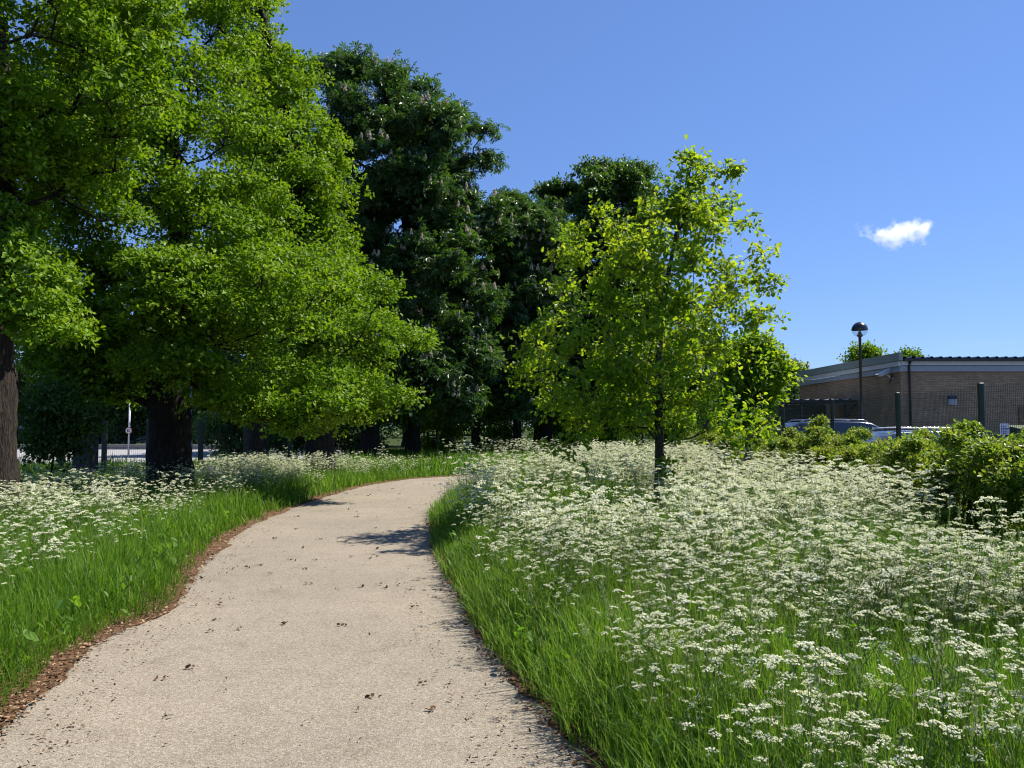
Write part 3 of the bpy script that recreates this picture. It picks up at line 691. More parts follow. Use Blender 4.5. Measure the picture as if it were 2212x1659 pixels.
make_tree('lime_tree', 'dark narrow tree whose top shows just above the oaks', 'tree', b, [b, P(560, 700, D), P(560, 300, D), P(570, 0, D)], [.35, .3, .2, .08], lob, M['dark_leaf'], M['bark_dark'], 60, 10, .16, zmin=2., tip=.03, step=1.2, spread=.2, twigs=False)

# horse chestnuts with flower candles
def candle_mesh():
    mb = MB(); n = 46; t = RNG.random(n) ** .8; a = RNG.uniform(0, 6.28, n); r = .30 * (1 - t) ** .7 + .03
    c = np.stack([r * np.cos(a), r * np.sin(a), t], 1); nn = np.stack([np.cos(a), np.sin(a), .5 + 0 * a], 1)
    V = np.array([(-1, -1, 0), (1, -.8, .2), (.8, 1, 0), (-.9, .8, .2)])
    inst(mb, V, [np.array([(0, 1, 2, 3)])], frames(RNG.normal(size=(n, 3)), nn) * RNG.uniform(.07, .12, n)[:, None, None], c, 0, RNG.random(n))
    o = mb.build('flower_spike', M['candle']); me = o.data; bpy.data.objects.remove(o); return me
CANDLE = [candle_mesh() for _ in range(3)]
def candles(root, base, lobes, n, h, rng=RNG):
    """upright candles standing proud of the crown; those turned to the viewer are placed first"""
    cen = np.median(lobes[:, :3], axis=0); k = rng.integers(0, len(lobes), n * 6); d = randunit(n * 6, rng); d[:, 2] = np.abs(d[:, 2]) * .8 + .1; d[:, 1] = -np.abs(d[:, 1])
    p = lobes[k, :3] + unit(d) * np.array([1, 1, .75]) * (lobes[k, 3] * rng.uniform(1.0, 1.12, n * 6))[:, None]
    free = np.ones(len(p), bool)
    for i in range(len(p)):
        q = p[i] - unit(p[i])[None] * 0 + np.array([0, -.35, .1]); dd = (q - lobes[:, :3]) / np.array([1, 1, .72]); free[i] = np.all((np.delete(np.linalg.norm(dd, axis=1) / lobes[:, 3], k[i])) > .85)
    p = p[free][:n]
    rest = MB()
    for i, q in enumerate(p):
        s = h * rng.uniform(.75, 1.2)
        if i < 100:
            o = bpy.data.objects.new('flower_spike', CANDLE[i % 3]); COL.objects.link(o); o.parent = root; o.location = q - np.asarray(base); o.scale = (s * .8, s * .8, s)
            o.rotation_euler = (rng.normal() * .15, rng.normal() * .15, rng.uniform(0, 6))
        else:
            V = np.empty(len(CANDLE[0].vertices) * 3, np.float32); CANDLE[i % 3].vertices.foreach_get('co', V); V = V.reshape(-1, 3) * np.array([s * .8, s * .8, s]) + q
            rest.add(V, [np.arange(len(V)).reshape(-1, 4)], 0, False, rng.random(len(V)))
    if len(p) > 100: rest.build('flower_spike_mass', M['candle'], root, base)['kind'] = 'stuff'
D = 36.
rows = [(150, 690, 800), (165, 672, 870), (200, 670, 935), (260, 668, 965), (290, 668, 1050), (350, 668, 1060), (400, 668, 1035), (460, 668, 1045), (520, 670, 1070), (600, 680, 1090), (700, 690, 1100), (800, 700, 1085), (880, 720, 1060), (915, 760, 1040)]
lob = profile_lobes(rows, D, 300, .6, .95, dz=1., shell=.38)
ex = np.array([(*P(u, v, D), .7) for u, v in ((740, 150), (780, 158), (850, 168), (925, 200), (1045, 290), (1062, 345), (1050, 480), (705, 160), (990, 265), (960, 250), (900, 400), (940, 520), (860, 300), (1000, 420), (1065, 450), (1080, 500), (800, 600))])
lob = np.vstack([lob, ex]); b = gpos(892, D)
tr = [b, P(892, 850, D), P(888, 700, D), P(880, 500, D), P(860, 330, D), P(830, 210, D)]
root, sk = make_tree('horse_chestnut_tree', 'tallest dark horse chestnut covered in pale flower candles at the path bend', 'tree', b, tr, [.34, .31, .28, .22, .14, .07], lob, M['chestnut_leaf'], M['bark_dark'], 30, 4, .27, T_PALM, zmin=2.2, tip=.03, step=1.2, spread=.24, twig=.012, droop=.35, updir=.9, inner=.45)
candles(root, b, lob, 420, .30)
D = 40.
rows = [(428, 1070, 1165), (460, 1050, 1215), (520, 1030, 1250), (600, 1015, 1260), (700, 1010, 1260), (800, 1010, 1250), (890, 1040, 1230)]
lob = profile_lobes(rows, D, 150, .65, 1.0, dz=1., shell=.36); b = gpos(1117, D)
root, sk = make_tree('horse_chestnut_tree', 'lower flowering horse chestnut between the tallest chestnut and the young oak', 'tree', b, [b, P(1117, 850, D), P(1115, 650, D), P(1120, 480, D)], [.22, .2, .16, .07], lob, M['chestnut_leaf'], M['bark_dark'], 38, 4, .29, T_PALM, zmin=2.2, tip=.03, step=1.2, spread=.25, twig=.012, droop=.35, updir=.9, inner=.45)
candles(root, b, lob, 160, .30)
D = 44.
rows = [(372, 1265, 1400), (400, 1255, 1410), (425, 1165, 1430), (480, 1140, 1440), (560, 1140, 1450), (650, 1180, 1460), (760, 1170, 1480), (860, 1180, 1480)]
lob = profile_lobes(rows, D, 165, .6, 1.0, dz=1., shell=.36); lob = np.vstack([lob, [(*P(u, v, D), .7) for u, v in ((1275, 378), (1345, 378), (1400, 385), (1185, 425), (1215, 415))]]); b = gpos(1178, D)
make_tree('oak_tree', 'dark oak with a high dense crown showing above and behind the young oak', 'tree', b, [b, P(1180, 850, D), P(1200, 700, D), P(1270, 520, D), P(1320, 420, D)], [.36, .34, .3, .2, .08], lob, M['dark_leaf'], M['bark_dark'], 9, 9, .20, sub=(9, .35, .55), inner=.55, nrand=.36, outn=.75, low=-.3, tintvar=.12, zmin=2.2, tip=.035, step=1.2, spread=.15, sprig=.3, twig=.012)

# trees of the wood behind, each its own crown and bole
wood = [(800, 33, 620, 250, 'dark', 'stout dark-stemmed tree in the shade left of the chestnut bole', .42),
        (970, 47, 560, 230, 'dark', 'shaded woodland tree behind the tallest chestnut', .3),
        (1028, 52, 600, 220, 'dark', 'shaded woodland tree seen between the two chestnuts', .3),
        (1160, 55, 600, 230, 'dark', 'shaded woodland tree behind the lower chestnut', .25),
        (1265, 50, 590, 240, 'dark', 'shaded woodland tree behind the young oak crown', .3),
        (1380, 58, 640, 260, 'oak', 'brighter woodland tree behind the young oak trunk', .3),
        (1490, 54, 700, 260, 'dark', 'shaded woodland tree between the young oak and the bin shelter', .25),
        (880, 62, 500, 260, 'dark', 'tall woodland tree at the back behind the chestnut bole', .35),
        (560, 44, 640, 300, 'dark', 'shaded tree beyond the big oak beside the car park', .35),
        (700, 50, 560, 280, 'dark', 'tall shaded tree beyond the oaks at the car park end', .35)]
for u, D, vt, wpx, k, lab, tr_ in wood:
    b = gpos(u, D); w = wpx / 2; vb = 935 if D > 40 else 900
    rows = [(vt, u - w * .3, u + w * .3), (vt + (vb - vt) * .25, u - w * .8, u + w * .8), (vt + (vb - vt) * .6, u - w, u + w), (vb, u - w * .85, u + w * .85)]
    lob = profile_lobes(rows, D, 55, 1.0, 1.5, dz=.9)
    make_tree('woodland_tree', lab, 'tree', b, [b, P(u, (vb + vt) / 2, D), P(u + 4, vt + 20, D)], [tr_, tr_ * .6, .06], lob, M['dark_leaf' if k == 'dark' else 'oak_leaf'], M['bark_dark'], 40, 9, .24, zmin=1.5, tip=.035, step=1.4, spread=.28, twigs=False, group='trees of the wood beyond the path')
# shrubs of the shaded understorey
und = [(940, 43, 880, 130, 'low sunlit elder bush behind the chestnut bole'), (1090, 44, 860, 120, 'pale-leaved bush catching the sun under the lower chestnut'), (1215, 46, 870, 150, 'low green bush under the dark oak'),
       (1330, 44, 890, 150, 'low bush behind the young oak trunk'), (1450, 42, 880, 160, 'broad bush where hedge and wood meet'), (760, 40, 900, 150, 'dim bush under the oaks'), (500, 36, 900, 200, 'dim bush by the end of the car park fence'), (640, 36, 890, 170, 'dim bush between the big oak and the chestnut')]
for u, D, vt, wpx, lab in und:
    b = gpos(u, D); w = wpx / 2; rows = [(vt, u - w * .6, u + w * .6), (vt + 35, u - w, u + w), (975, u - w * .9, u + w * .9)]
    lob = profile_lobes(rows, D, 22, .45, .8, dz=.7)
    make_tree('woodland_shrub', lab, 'shrub', b, [b, b + [0, 0, .5], b + [.1, 0, 1.4]], [.06, .05, .03], lob, M['dark_leaf' if u in (760, 500, 640) else 'oak_leaf'], M['bark_dark'], 40, 9, .15, zmin=.1, tip=.012, step=.6, spread=.16, twigs=False, group='bushes under the trees')

# second young tree by the hedge, right of the young oak
D = 18.
rows = [(755, 1590, 1665), (790, 1560, 1690), (830, 1540, 1705), (870, 1540, 1700), (910, 1550, 1640)]
lob = profile_lobes(rows, D, 46, .3, .5, dz=1., shell=.45); b = gpos(1615, D)
make_tree('field_maple_tree', 'small bushy light-green tree beside the hedge in front of the bin shelter', 'tree', b, [b, P(1615, 900, D), P(1620, 780, D)], [.08, .06, .02], lob, M['young_leaf'], M['bark_young'], 60, 9, .11, zmin=.8, tip=.008, step=.4, spread=.11, twig=.005, updir=.5)

# far trees over the roofs
far = [(1720, 86, 800, 60, 'pale distant tree just left of the brick building', 'young_leaf'), (1690, 92, 815, 70, 'low distant trees behind the small maple', 'dark_leaf'), (1868, 75, 762, 105, 'distant broad tree rising behind the building roof', 'oak_leaf'), (1965, 80, 772, 70, 'distant tree just peeping over the roof corner', 'oak_leaf')]
for u, D, vt, wpx, lab, lm in far:
    b = gpos(u, D); w = wpx / 2; rows = [(vt, u - w * .5, u + w * .5), (vt + 18, u - w, u + w), (905, u - w, u + w)]
    lob = profile_lobes(rows, D, 50, .9, 1.3, dz=.9)
    make_tree('distant_tree', lab, 'tree', b, [b, P(u, 860, D), P(u, vt + 20, D)], [.3, .2, .06], lob, M[lm], M['bark_dark'], 36, 9, .27, zmin=1.5, tip=.03, step=1.4, spread=.26, twigs=False, group='distant trees beyond the buildings')
D = 80.; b = gpos(1716, D); lob = []
for k in range(26):
    t = k / 25; z = 1.5 + 6.6 * t; r = (1 - t) * 1.5 + .15; a = k * 2.4; lob.append((b[0] + r * math.cos(a), D + r * math.sin(a), z, .35 + .4 * (1 - t)))
make_tree('distant_conifer', 'thin pointed distant conifer against the sky beside the building end', 'tree', b, [b, b + [0, 0, 4], b + [0, 0, 8.4]], [.16, .1, .03], np.array(lob), M['dark_leaf'], M['bark_dark'], 24, 7, .2, zmin=1., tip=.02, step=.8, spread=.2, twigs=False, flat=.5)

# dark trees behind the car park
for u, D, vt, wpx, lab in ((-80, 60, 675, 240, 'dark tree behind the car park nearest the furrowed oak'), (90, 62, 715, 230, 'dark tree behind the car park kerb, behind the goal-like gate frame'), (215, 61, 730, 200, 'dark tree behind the car park just left of the speed sign'), (330, 62, 705, 220, 'dark tree behind the car park and the big oak bole'), (450, 61, 695, 220, 'dark tree behind the far lamp column')):
    b = gpos(u, D); w = wpx / 2; rows = [(vt, u - w * .5, u + w * .5), (vt + 40, u - w, u + w), (950, u - w, u + w), (962, u - w, u + w)]
    lob = profile_lobes(rows, D, 60, .9, 1.4, dz=.5)
    make_tree('screening_tree', lab, 'tree', b, [b, P(u, 860, D), P(u, vt + 20, D)], [.25, .2, .06], lob, M['dark_leaf'], M['bark_dark'], 44, 9, .25, zmin=.5, tip=.03, step=1.2, spread=.28, twigs=False, group='screening trees behind the car park')
# bush at the foot of the left oak
D = 14.5; b = gpos(110, D)
rows = [(850, 70, 150), (880, 55, 210), (920, 50, 230), (990, 60, 170)]
lob = profile_lobes(rows, D, 26, .22, .4, dz=.9)
make_tree('understorey_bush', 'straggly small-leaved bush beside the foot of the furrowed oak', 'shrub', b, [b, b + [0, 0, .4], b + [.1, 0, 1.2]], [.03, .025, .012], lob, M['dark_leaf'], M['bark_dark'], 34, 8, .085, zmin=.1, tip=.005, step=.35, spread=.1, twig=.004)

# far wood closing the horizon
mb = MB(); mt = MB(); L_ = []
for x in np.arange(-110, 175, 3.2):
    y = 105 + RNG.uniform(-6, 10); h = RNG.uniform(3, 5.0) if x > 15 else RNG.uniform(5, 9)
    for k in range(7): L_.append((x + RNG.normal() * 2, y + RNG.normal() * 2, RNG.uniform(.5, h), RNG.uniform(1.3, 2.2)))
foliage(mb, mt, np.array(L_), 22, 8, .42, T_LEAF, twigs=False, spread=.45)
tag(mb.build('far_wood', M['dark_leaf']), 'far line of woodland closing off the horizon behind everything', 'woodland', kind='stuff')

# hedge shrubs along the parking fence
hs = [(5.75, 8.6, 1.26, .75, 'broad glossy light-green hedge shrub at the edge of the photo'), (5.75, 10.0, 1.30, .85, 'tall bushy light-green hedge shrub in front of the notice'), (6.0, 11.6, 1.18, .8, 'hedge shrub with a tall sprig in front of the tall fence post'),
      (6.15, 13.2, 1.0, .8, 'hedge shrub in front of the silver-blue estate car'), (6.3, 14.8, 1.04, .8, 'hedge shrub between the two parked cars'), (6.35, 16.4, 1.34, .85, 'darkest upright hedge shrub in front of the people carrier bonnet'),
      (6.35, 18.2, 1.1, .9, 'reddish-tipped hedge shrub in front of the people carrier rear'), (6.4, 20.2, 1.06, .95, 'hedge shrub below the bin shelter end'), (6.4, 22.4, 1.2, 1.0, 'hedge shrub behind the small maple'), (6.3, 24.8, 1.25, 1.1, 'hedge shrub farthest along, meeting the wood')]
for x, y, h, w, lab in hs:
    L_ = []
    for k in range(40):
        a = RNG.uniform(0, 6.28); q = RNG.random() ** .5; z = RNG.uniform(.2, h - .02); ww = w * (1 if z < h * .7 else .75)
        L_.append((x + q * ww * .75 * math.cos(a), y + q * ww * 1.2 * math.sin(a), z, RNG.uniform(.18, .30)))
    for k in range(7):     # free shoots above the top
        L_.append((x + RNG.normal() * .35, y + RNG.normal() * .5, h + RNG.uniform(-.05, .22), RNG.uniform(.05, .10)))
    L_.append((x + .1, y + .1, h + RNG.uniform(.2, .42), .07))
    b = np.array([x, y, 0.])
    make_tree('hedge_shrub', lab, 'shrub', b, [b, b + [0, 0, .3], b + [.05, .02, h * .7]], [.03, .028, .012], np.array(L_), M['hedge_leaf'], M['bark_dark'], 64, 9, .055, zmin=.05, tip=.004, step=.3, spread=.06, sprig=.16, twig=.003, group='hedge shrubs along the parking fence', updir=.5)

# ================================================================== BUILDINGS
YB, XB = 34.0, 16.8; XE, YE, HW = 34.0, 46.0, 3.95
brick = brick_mat('buff_brick', (.38, .26, .16), (.54, .37, .23), (.24, .19, .14))
white = plain('fascia_white', (.62, .63, .64), .5, noise=.06); greyf = plain('fascia_grey', (.33, .36, .41), .5, noise=.08); greenf = plain('fascia_green_grey', (.24, .28, .26), .6, noise=.12)
black = plain('black_plastic', (.012, .012, .014), .35); bluer = plain('blue_steel_roof', (.03, .045, .10), .4, .3, noise=.1)
bld = empty('brick_building', (XB, YB, 0), 'single-storey buff brick building with pale fascia and blue ribbed roof', 'building')
mb = MB(); box(mb, (XB, YB, 0), (XE, YE, HW)); mb.build('wall', brick, bld, (XB, YB, 0))
mb = MB()
box(mb, (XB - .06, YB - .09, HW), (XE, YB, HW + .24)); box(mb, (XB - .09, YB - .06, HW - .02), (XB, YE, HW + .21)); mb.build('lower_fascia', greyf, bld, (XB, YB, 0))
mb = MB(); box(mb, (XB - .02, YB - .14, HW + .26), (XE, YB - .002, HW + .47)); box(mb, (XB - .14, YB - .12, HW + .23), (XB - .022, YE, HW + .44)); mb.build('upper_fascia', white, bld, (XB, YB, 0))
mb = MB(); box(mb, (XB - .20, YB - .30, HW + .46), (XB - .023, YE + .1, HW + .80)); mb.build('roof_edge', greenf, bld, (XB, YB, 0))
# ribbed roof, low pitch, ridge along X
mb = MB(); nx = 260; xs = np.linspace(XB - .02, XE, nx); rib = np.where((np.arange(nx) % 6) < 2, .07, 0.)
V = np.concatenate([np.c_[xs, np.full(nx, YB - .32), HW + .56 + rib], np.c_[xs, np.full(nx, YE), HW + .62 + rib]]); i = np.arange(nx - 1)
mb.add(V, [np.stack([i, i + 1, nx + i + 1, nx + i], 1)]); mb.build('roof', bluer, bld, (XB, YB, 0))
mb = MB(); box(mb, (XB + .02, YB - .34, HW + .43), (XE, YB - .19, HW + .545)); mb.build('gutter', black, bld, (XB, YB, 0))
mb = MB(); tube(mb, [(XB + .32, YB - .24, HW + .45), (XB + .32, YB - .12, HW + .2), (XB + .32, YB - .12, .0)], .05, 10); mb.build('downpipe', black, bld, (XB, YB, 0))
fr = plain('vent_timber', (.20, .12, .06), .7, noise=.2)
f = MB(); x0 = P(2200, 900, YB)[0]; box(f, (x0, YB - .06, 1.0), (x0 + .16, YB - .001, 2.42)); box(f, (x0 + .16, YB - .06, 2.27), (x0 + 1.2, YB - .001, 2.42)); vent = f.build('vent_frame', fr, bld, (XB, YB, 0))
f = MB()
for k in range(14): f.add([(x0 + .16, YB - .05, 1.05 + k * .085), (x0 + 1.2, YB - .05, 1.05 + k * .085), (x0 + 1.2, YB - .004, 1.12 + k * .085), (x0 + .16, YB - .004, 1.12 + k * .085)], np.array([(0, 1, 2, 3)]))
f.build('louvre', fr, vent)
bpy.context.view_layer.update()
for o in vent.children: o.location = (-XB, -YB, 0)
# wall lamp
lp = P(2055, 865, YB); wl = empty('wall_lamp', (lp[0], YB, lp[2]), 'ribbed white bulkhead lamp with dark blue hood on the brick wall', 'lamp')
navy = plain('navy_plastic', (.015, .02, .06), .4); opal = plain('opal_plastic', (.55, .57, .62), .4)
mb = MB(); box(mb, (-.17, -.17, .06), (.17, -.002, .20)); bevel(mb.build('hood', navy, wl), .03)
mb = MB()
for k in range(9): box(mb, (-.155 + k * .0345, -.15 + .02 * ((k % 2)), -.20), (-.155 + k * .0345 + .033, -.002, .058))
mb.build('diffuser', opal, wl)
# security camera on the long wall near the corner
cm = P(1928, 806, 33.6); sc = empty('security_camera', (XB, YB + .6, cm[2]), 'white security camera with a looping black cable on the building corner', 'camera')
wp = plain('white_paint', (.62, .63, .64), .4)
mb = MB(); d = unit(np.array([-.72, -.35, -.30])); Mx = frames(d[None], np.array([[0, 0, 1.]]))[0]; t0 = np.array([-.35, 0, .1])
V = np.array([(x, y, z) for x in (-.42, .42) for y in (-.09, .09) for z in (-.06, .06)]) @ Mx.T + t0
mb.add(V, np.array([(0, 1, 3, 2), (4, 6, 7, 5), (0, 4, 5, 1), (2, 3, 7, 6), (0, 2, 6, 4), (1, 5, 7, 3)])); bevel(mb.build('housing', wp, sc), .02)
V = np.array([(x, y, z) for x in (-.40, .52) for y in (-.12, .12) for z in (.068, .085)]) @ Mx.T + t0
mb = MB(); mb.add(V, np.array([(0, 1, 3, 2), (4, 6, 7, 5), (0, 4, 5, 1), (2, 3, 7, 6), (0, 2, 6, 4), (1, 5, 7, 3)])); mb.build('sunshield', wp, sc)
mb = MB(); tube(mb, [(-.002, 0, -.15), (-.15, 0, -.15), (-.30, 0, .02)], .035, 8); mb.build('bracket', wp, sc)
mb = MB(); a = np.linspace(0, 1, 14); tube(mb, np.stack([-.12 - .25 * np.sin(a * math.pi) * .6, -.1 - .05 * np.sin(a * 3), .05 - .52 * np.sin(a * math.pi * .9) + .1 * a], 1), .018, 6); mb.build('cable', black, sc)
# bin shelter canopy with green cladding
sx0, sx1, sy0, sy1, sh = 9.6, 16.6, 38.2, 41.0, 2.85
green = plain('green_cladding', (.030, .050, .050), .6, noise=.15); dsteel = plain('dark_green_steel', (.012, .022, .020), .45)
sh_ = empty('bin_shelter', (sx0, sy0, 0), 'low dark green shelter with a ribbed flat canopy beside the building', 'shelter')
mb = MB(); nx = 106; xs = np.linspace(sx0, sx1 + .1, nx); rib = np.where((np.arange(nx) % 7) < 2, .06, 0.)
V = np.concatenate([np.c_[xs, np.full(nx, sy0 - .3), sh + rib], np.c_[xs, np.full(nx, sy1), sh - .15 + rib]]); i = np.arange(nx - 1); mb.add(V, [np.stack([i, i + 1, nx + i + 1, nx + i], 1)])
mb.build('canopy', greyf, sh_, (sx0, sy0, 0))
mb = MB(); box(mb, (sx0, sy0 - .28, sh - .13), (sx1, sy0 - .18, sh - .02)); mb.build('front_beam', dsteel, sh_, (sx0, sy0, 0))
mb = MB()
for k in range(13): box(mb, (sx0, sy1 - .12 + .012 * (k % 2), .1 + k * .2), (sx1 - .3, sy1 - .06, .1 + k * .2 + .198))
mb.build('back_panel', green, sh_, (sx0, sy0, 0))
for x in (sx0 + .1, sx0 + 2.3, sx0 + 4.4, sx1 - .5):
    mb = MB(); box(mb, (x - .05, sy0 - .15, 0), (x + .05, sy0 - .05, sh - .14)); mb.build('post', dsteel, sh_, (sx0, sy0, 0))
mb = MB(); mb.add([(sx1 - .45, sy0 - .02, sh - .9), (sx1 - .45, sy0 + .05, sh - .9), (sx1 + .05, sy0 + .05, sh - .14), (sx1 + .05, sy0 - .02, sh - .14), (sx1 - .35, sy0 - .02, sh - .9), (sx1 - .35, sy0 + .05, sh - .9), (sx1 + .13, sy0 + .05, sh - .14), (sx1 + .13, sy0 - .02, sh - .14)],
       np.array([(0, 4, 7, 3), (1, 2, 6, 5), (0, 3, 2, 1), (4, 5, 6, 7)])); mb.build('brace', dsteel, sh_, (sx0, sy0, 0))
mb = MB(); box(mb, (sx0 + .6, sy1 - .9, 0), (sx0 + 1.7, sy1 - .2, 1.55)); mb2 = empty('utility_cabinet', (sx0 + 1.1, sy1 - .5, 0), 'grey-green utility cabinet standing inside the bin shelter', 'cabinet')
o = mb.build('cabinet_body', plain('cabinet_green', (.07, .10, .09), .5), mb2, (sx0 + 1.1, sy1 - .5, 0)); bevel(o, .02)
mb = MB(); box(mb, (.1, -.43, 1.25), (.35, -.402, 1.45)); mb.build('label_plate', white, mb2)

# lamp post with half-clear globe
LD = 31.; lx = P(1857, 712, LD); ly = LD
lpz = lx[2]; rg = 16.6 / F * LD
lamp = empty('street_lamp', (lx[0], ly, 0), 'black street lamp with a globe head half black and half clear', 'street lamp')
pole_m = plain('lamp_black', (.010, .011, .016), .3, coat=.3)
mb = MB(); lathe(mb, [(.10, 0), (.10, .9), (.055, 1.0), (.055, lpz - rg + .02), (.11, lpz - rg + .06), (.12, lpz - rg + .1), (.0, lpz - rg + .1)], 16); mb.build('pole', pole_m, lamp)
th = np.linspace(math.pi / 2, 0, 12); mb = MB(); lathe(mb, [(rg * math.sin(t + 1e-4) if k else 0.0, rg * math.sin(math.pi / 2 - t) if False else 0) for k, t in enumerate([])] or [(rg * math.cos(a), rg * math.sin(a)) for a in np.linspace(0.05, math.pi / 2, 12)], 28, 0, (0, 0, lpz)); lathe(mb, [(rg * 1.02, -.02), (rg * 1.02, .03)], 28, 0, (0, 0, lpz)); mb.build('globe_cap', pole_m, lamp)
def clear_mat():
    m, nt, N, L, out = mat('clear_acrylic'); g = N('ShaderNodeBsdfGlossy', i_Roughness=.05); t = N('ShaderNodeBsdfTransparent'); t.inputs[0].default_value = (.86, .88, .9, 1)
    mx = N('ShaderNodeMixShader'); mx.inputs[0].default_value = .09; L(t.outputs[0], mx.inputs[1]); L(g.outputs[0], mx.inputs[2]); L(mx.outputs[0], out.inputs[0]); return m
mb = MB(); lathe(mb, [(rg * math.cos(a), rg * math.sin(a)) for a in np.linspace(-1.25, .03, 12)], 28, 0, (0, 0, lpz)); mb.build('globe_bowl', clear_mat(), lamp)
mb = MB(); lathe(mb, [(.0, -.06), (.05, -.07), (.055, -.14), (.08, -.16), (.09, -.285), (.0, -.285)], 16, 0, (0, 0, lpz)); mb.build('lamp_holder', plain('lamp_fitting', (.05, .05, .055), .5), lamp)

# weldmesh fence by the parking area, post by post and panel by panel
fg = plain('fence_green', (.010, .022, .018), .45)
def wire_fence(name, label, pts, h, wire, pitch_v, pitch_h, pw, m, group=None):
    root = empty(name, (*pts[0], 0), label, 'fence', group); o3 = (*pts[0], 0)
    for (x, y) in pts:
        mb = MB(); box(mb, (x - pw / 2, y - pw / 2, 0), (x + pw / 2, y + pw / 2, h)); bevel(mb.build('fence_post', m, root, o3), .006, 1)
    for (x0, y0), (x1, y1) in zip(pts[:-1], pts[1:]):
        mb = MB(); d = np.array([x1 - x0, y1 - y0]); Ln = np.linalg.norm(d); d /= Ln; nv = int(Ln / pitch_v)
        A = np.array([(x0 + d[0] * k * pitch_v, y0 + d[1] * k * pitch_v, .05) for k in range(1, nv)]); B = A + [0, 0, h - .1]; add_twigs_straight(mb, A, B, wire)
        zs = np.arange(.06, h - .04, pitch_h); A = np.array([(x0, y0, z) for z in zs]); B = np.array([(x1, y1, z) for z in zs]); add_twigs_straight(mb, A, B, wire * 1.1)
        mb.build('mesh_panel', m, root, o3)
    return root
def add_twigs_straight(mb, A, B, r):
    d = unit(B - A); x = unit(np.cross(d, np.array([.3, .5, .81]))); y = np.cross(d, x); n = len(A)
    V = np.stack([P0 + r * (math.cos(a) * x + math.sin(a) * y) for P0 in (A, B) for a in (0, 1.571, 3.1416, 4.712)], 1)
    q = np.array([(j, (j + 1) % 4, 4 + (j + 1) % 4, 4 + j) for j in range(4)]); mb.add(V.reshape(-1, 3), [(q[None] + (np.arange(n) * 8)[:, None, None]).reshape(-1, 4)], 0, True)
wire_fence('mesh_fence', 'dark green weldmesh fence with square posts behind the hedge', FENCE[1:], 2.2, .0024, .05, .2, .065, fg)
wire_fence('car_park_fence', 'dark mesh fence with slim posts in front of the pale car park', [tuple(gpos(u, 23.5)[:2] + [0, dy]) for u, dy in ((-70, 0), (20, 0), (136, 0), (228, 0), (320, .1), (430, .2), (525, .3), (620, .4))], 1.75, .003, .06, .3, .12, dsteel)

# bins and notice near the wall
gb = plain('bin_green', (.035, .075, .035), .5, noise=.15)
def bin_(u0, u1, v, D, lab):
    x0, x1 = P(u0, v, D)[0], P(u1, v, D)[0]; h = P(u0, v, D)[2]; root = empty('waste_container', ((x0 + x1) / 2, D, 0), lab, 'bin', 'green waste containers by the wall'); w = (x1 - x0) / 2
    mb = MB(); V = [(-w, -.4, .15), (w, -.4, .15), (w, .4, .15), (-w, .4, .15), (-w * 1.06, -.5, h - .18), (w * 1.06, -.5, h - .18), (w * 1.06, .5, h - .18), (-w * 1.06, .5, h - .18)]
    mb.add(V, np.array([(0, 3, 2, 1), (4, 5, 6, 7), (0, 1, 5, 4), (1, 2, 6, 5), (2, 3, 7, 6), (3, 0, 4, 7)])); bevel(mb.build('bin_body', gb, root), .03)
    mb = MB(); w2 = w * 1.1; V = [(-w2, -.54, h - .175), (w2, -.54, h - .175), (w2, .54, h - .175), (-w2, .54, h - .175), (-w2, -.54, h - .12), (w2, -.54, h - .12), (w2, .4, h), (-w2, .4, h)]
    mb.add(V, np.array([(0, 3, 2, 1), (4, 5, 6, 7), (0, 1, 5, 4), (1, 2, 6, 5), (2, 3, 7, 6), (3, 0, 4, 7)])); bevel(mb.build('bin_lid', gb, root), .02)
    for sx in (-1, 1):
        mb = MB(); a = np.linspace(0, 2 * math.pi, 13)[:-1]; tube(mb, [(sx * w * .8 - .04, -.3, .09), (sx * w * .8 + .04, -.3, .09)], .085, 12); mb.build('castor', black, root)
bin_(2008, 2062, 921, 32.2, 'green waste container behind the silver-blue estate car'); bin_(2182, 2250, 918, 32.0, 'green waste container under the louvred vent')
nx0 = P(2170, 927, 30.5); nt_ = empty('notice_sign', (nx0[0], 30.5, 0), 'small white notice with blue lines of lettering on a post', 'sign')
mb = MB(); tube(mb, [(0, .03, 0), (0, .03, nx0[2] + .2)], .025, 8); mb.build('post', greyf, nt_)
mb = MB(); box(mb, (-.18, -.012, nx0[2] - .22), (.18, .003, nx0[2] + .22)); mb.build('sign_plate', plain('sign_white', (.72, .74, .78), .5), nt_)
mb = MB()
for k, (z, a, b_) in enumerate(((.10, -.15, .06), (.03, -.15, .15), (.0, -.15, .13), (-.07, -.15, .10), (-.11, -.15, .14), (-.17, -.12, .08))): box(mb, (a, -.016, nx0[2] + z - .014), (b_, -.0125, nx0[2] + z + .008))
mb.build('lettering', plain('sign_blue', (.03, .05, .25), .5), nt_)

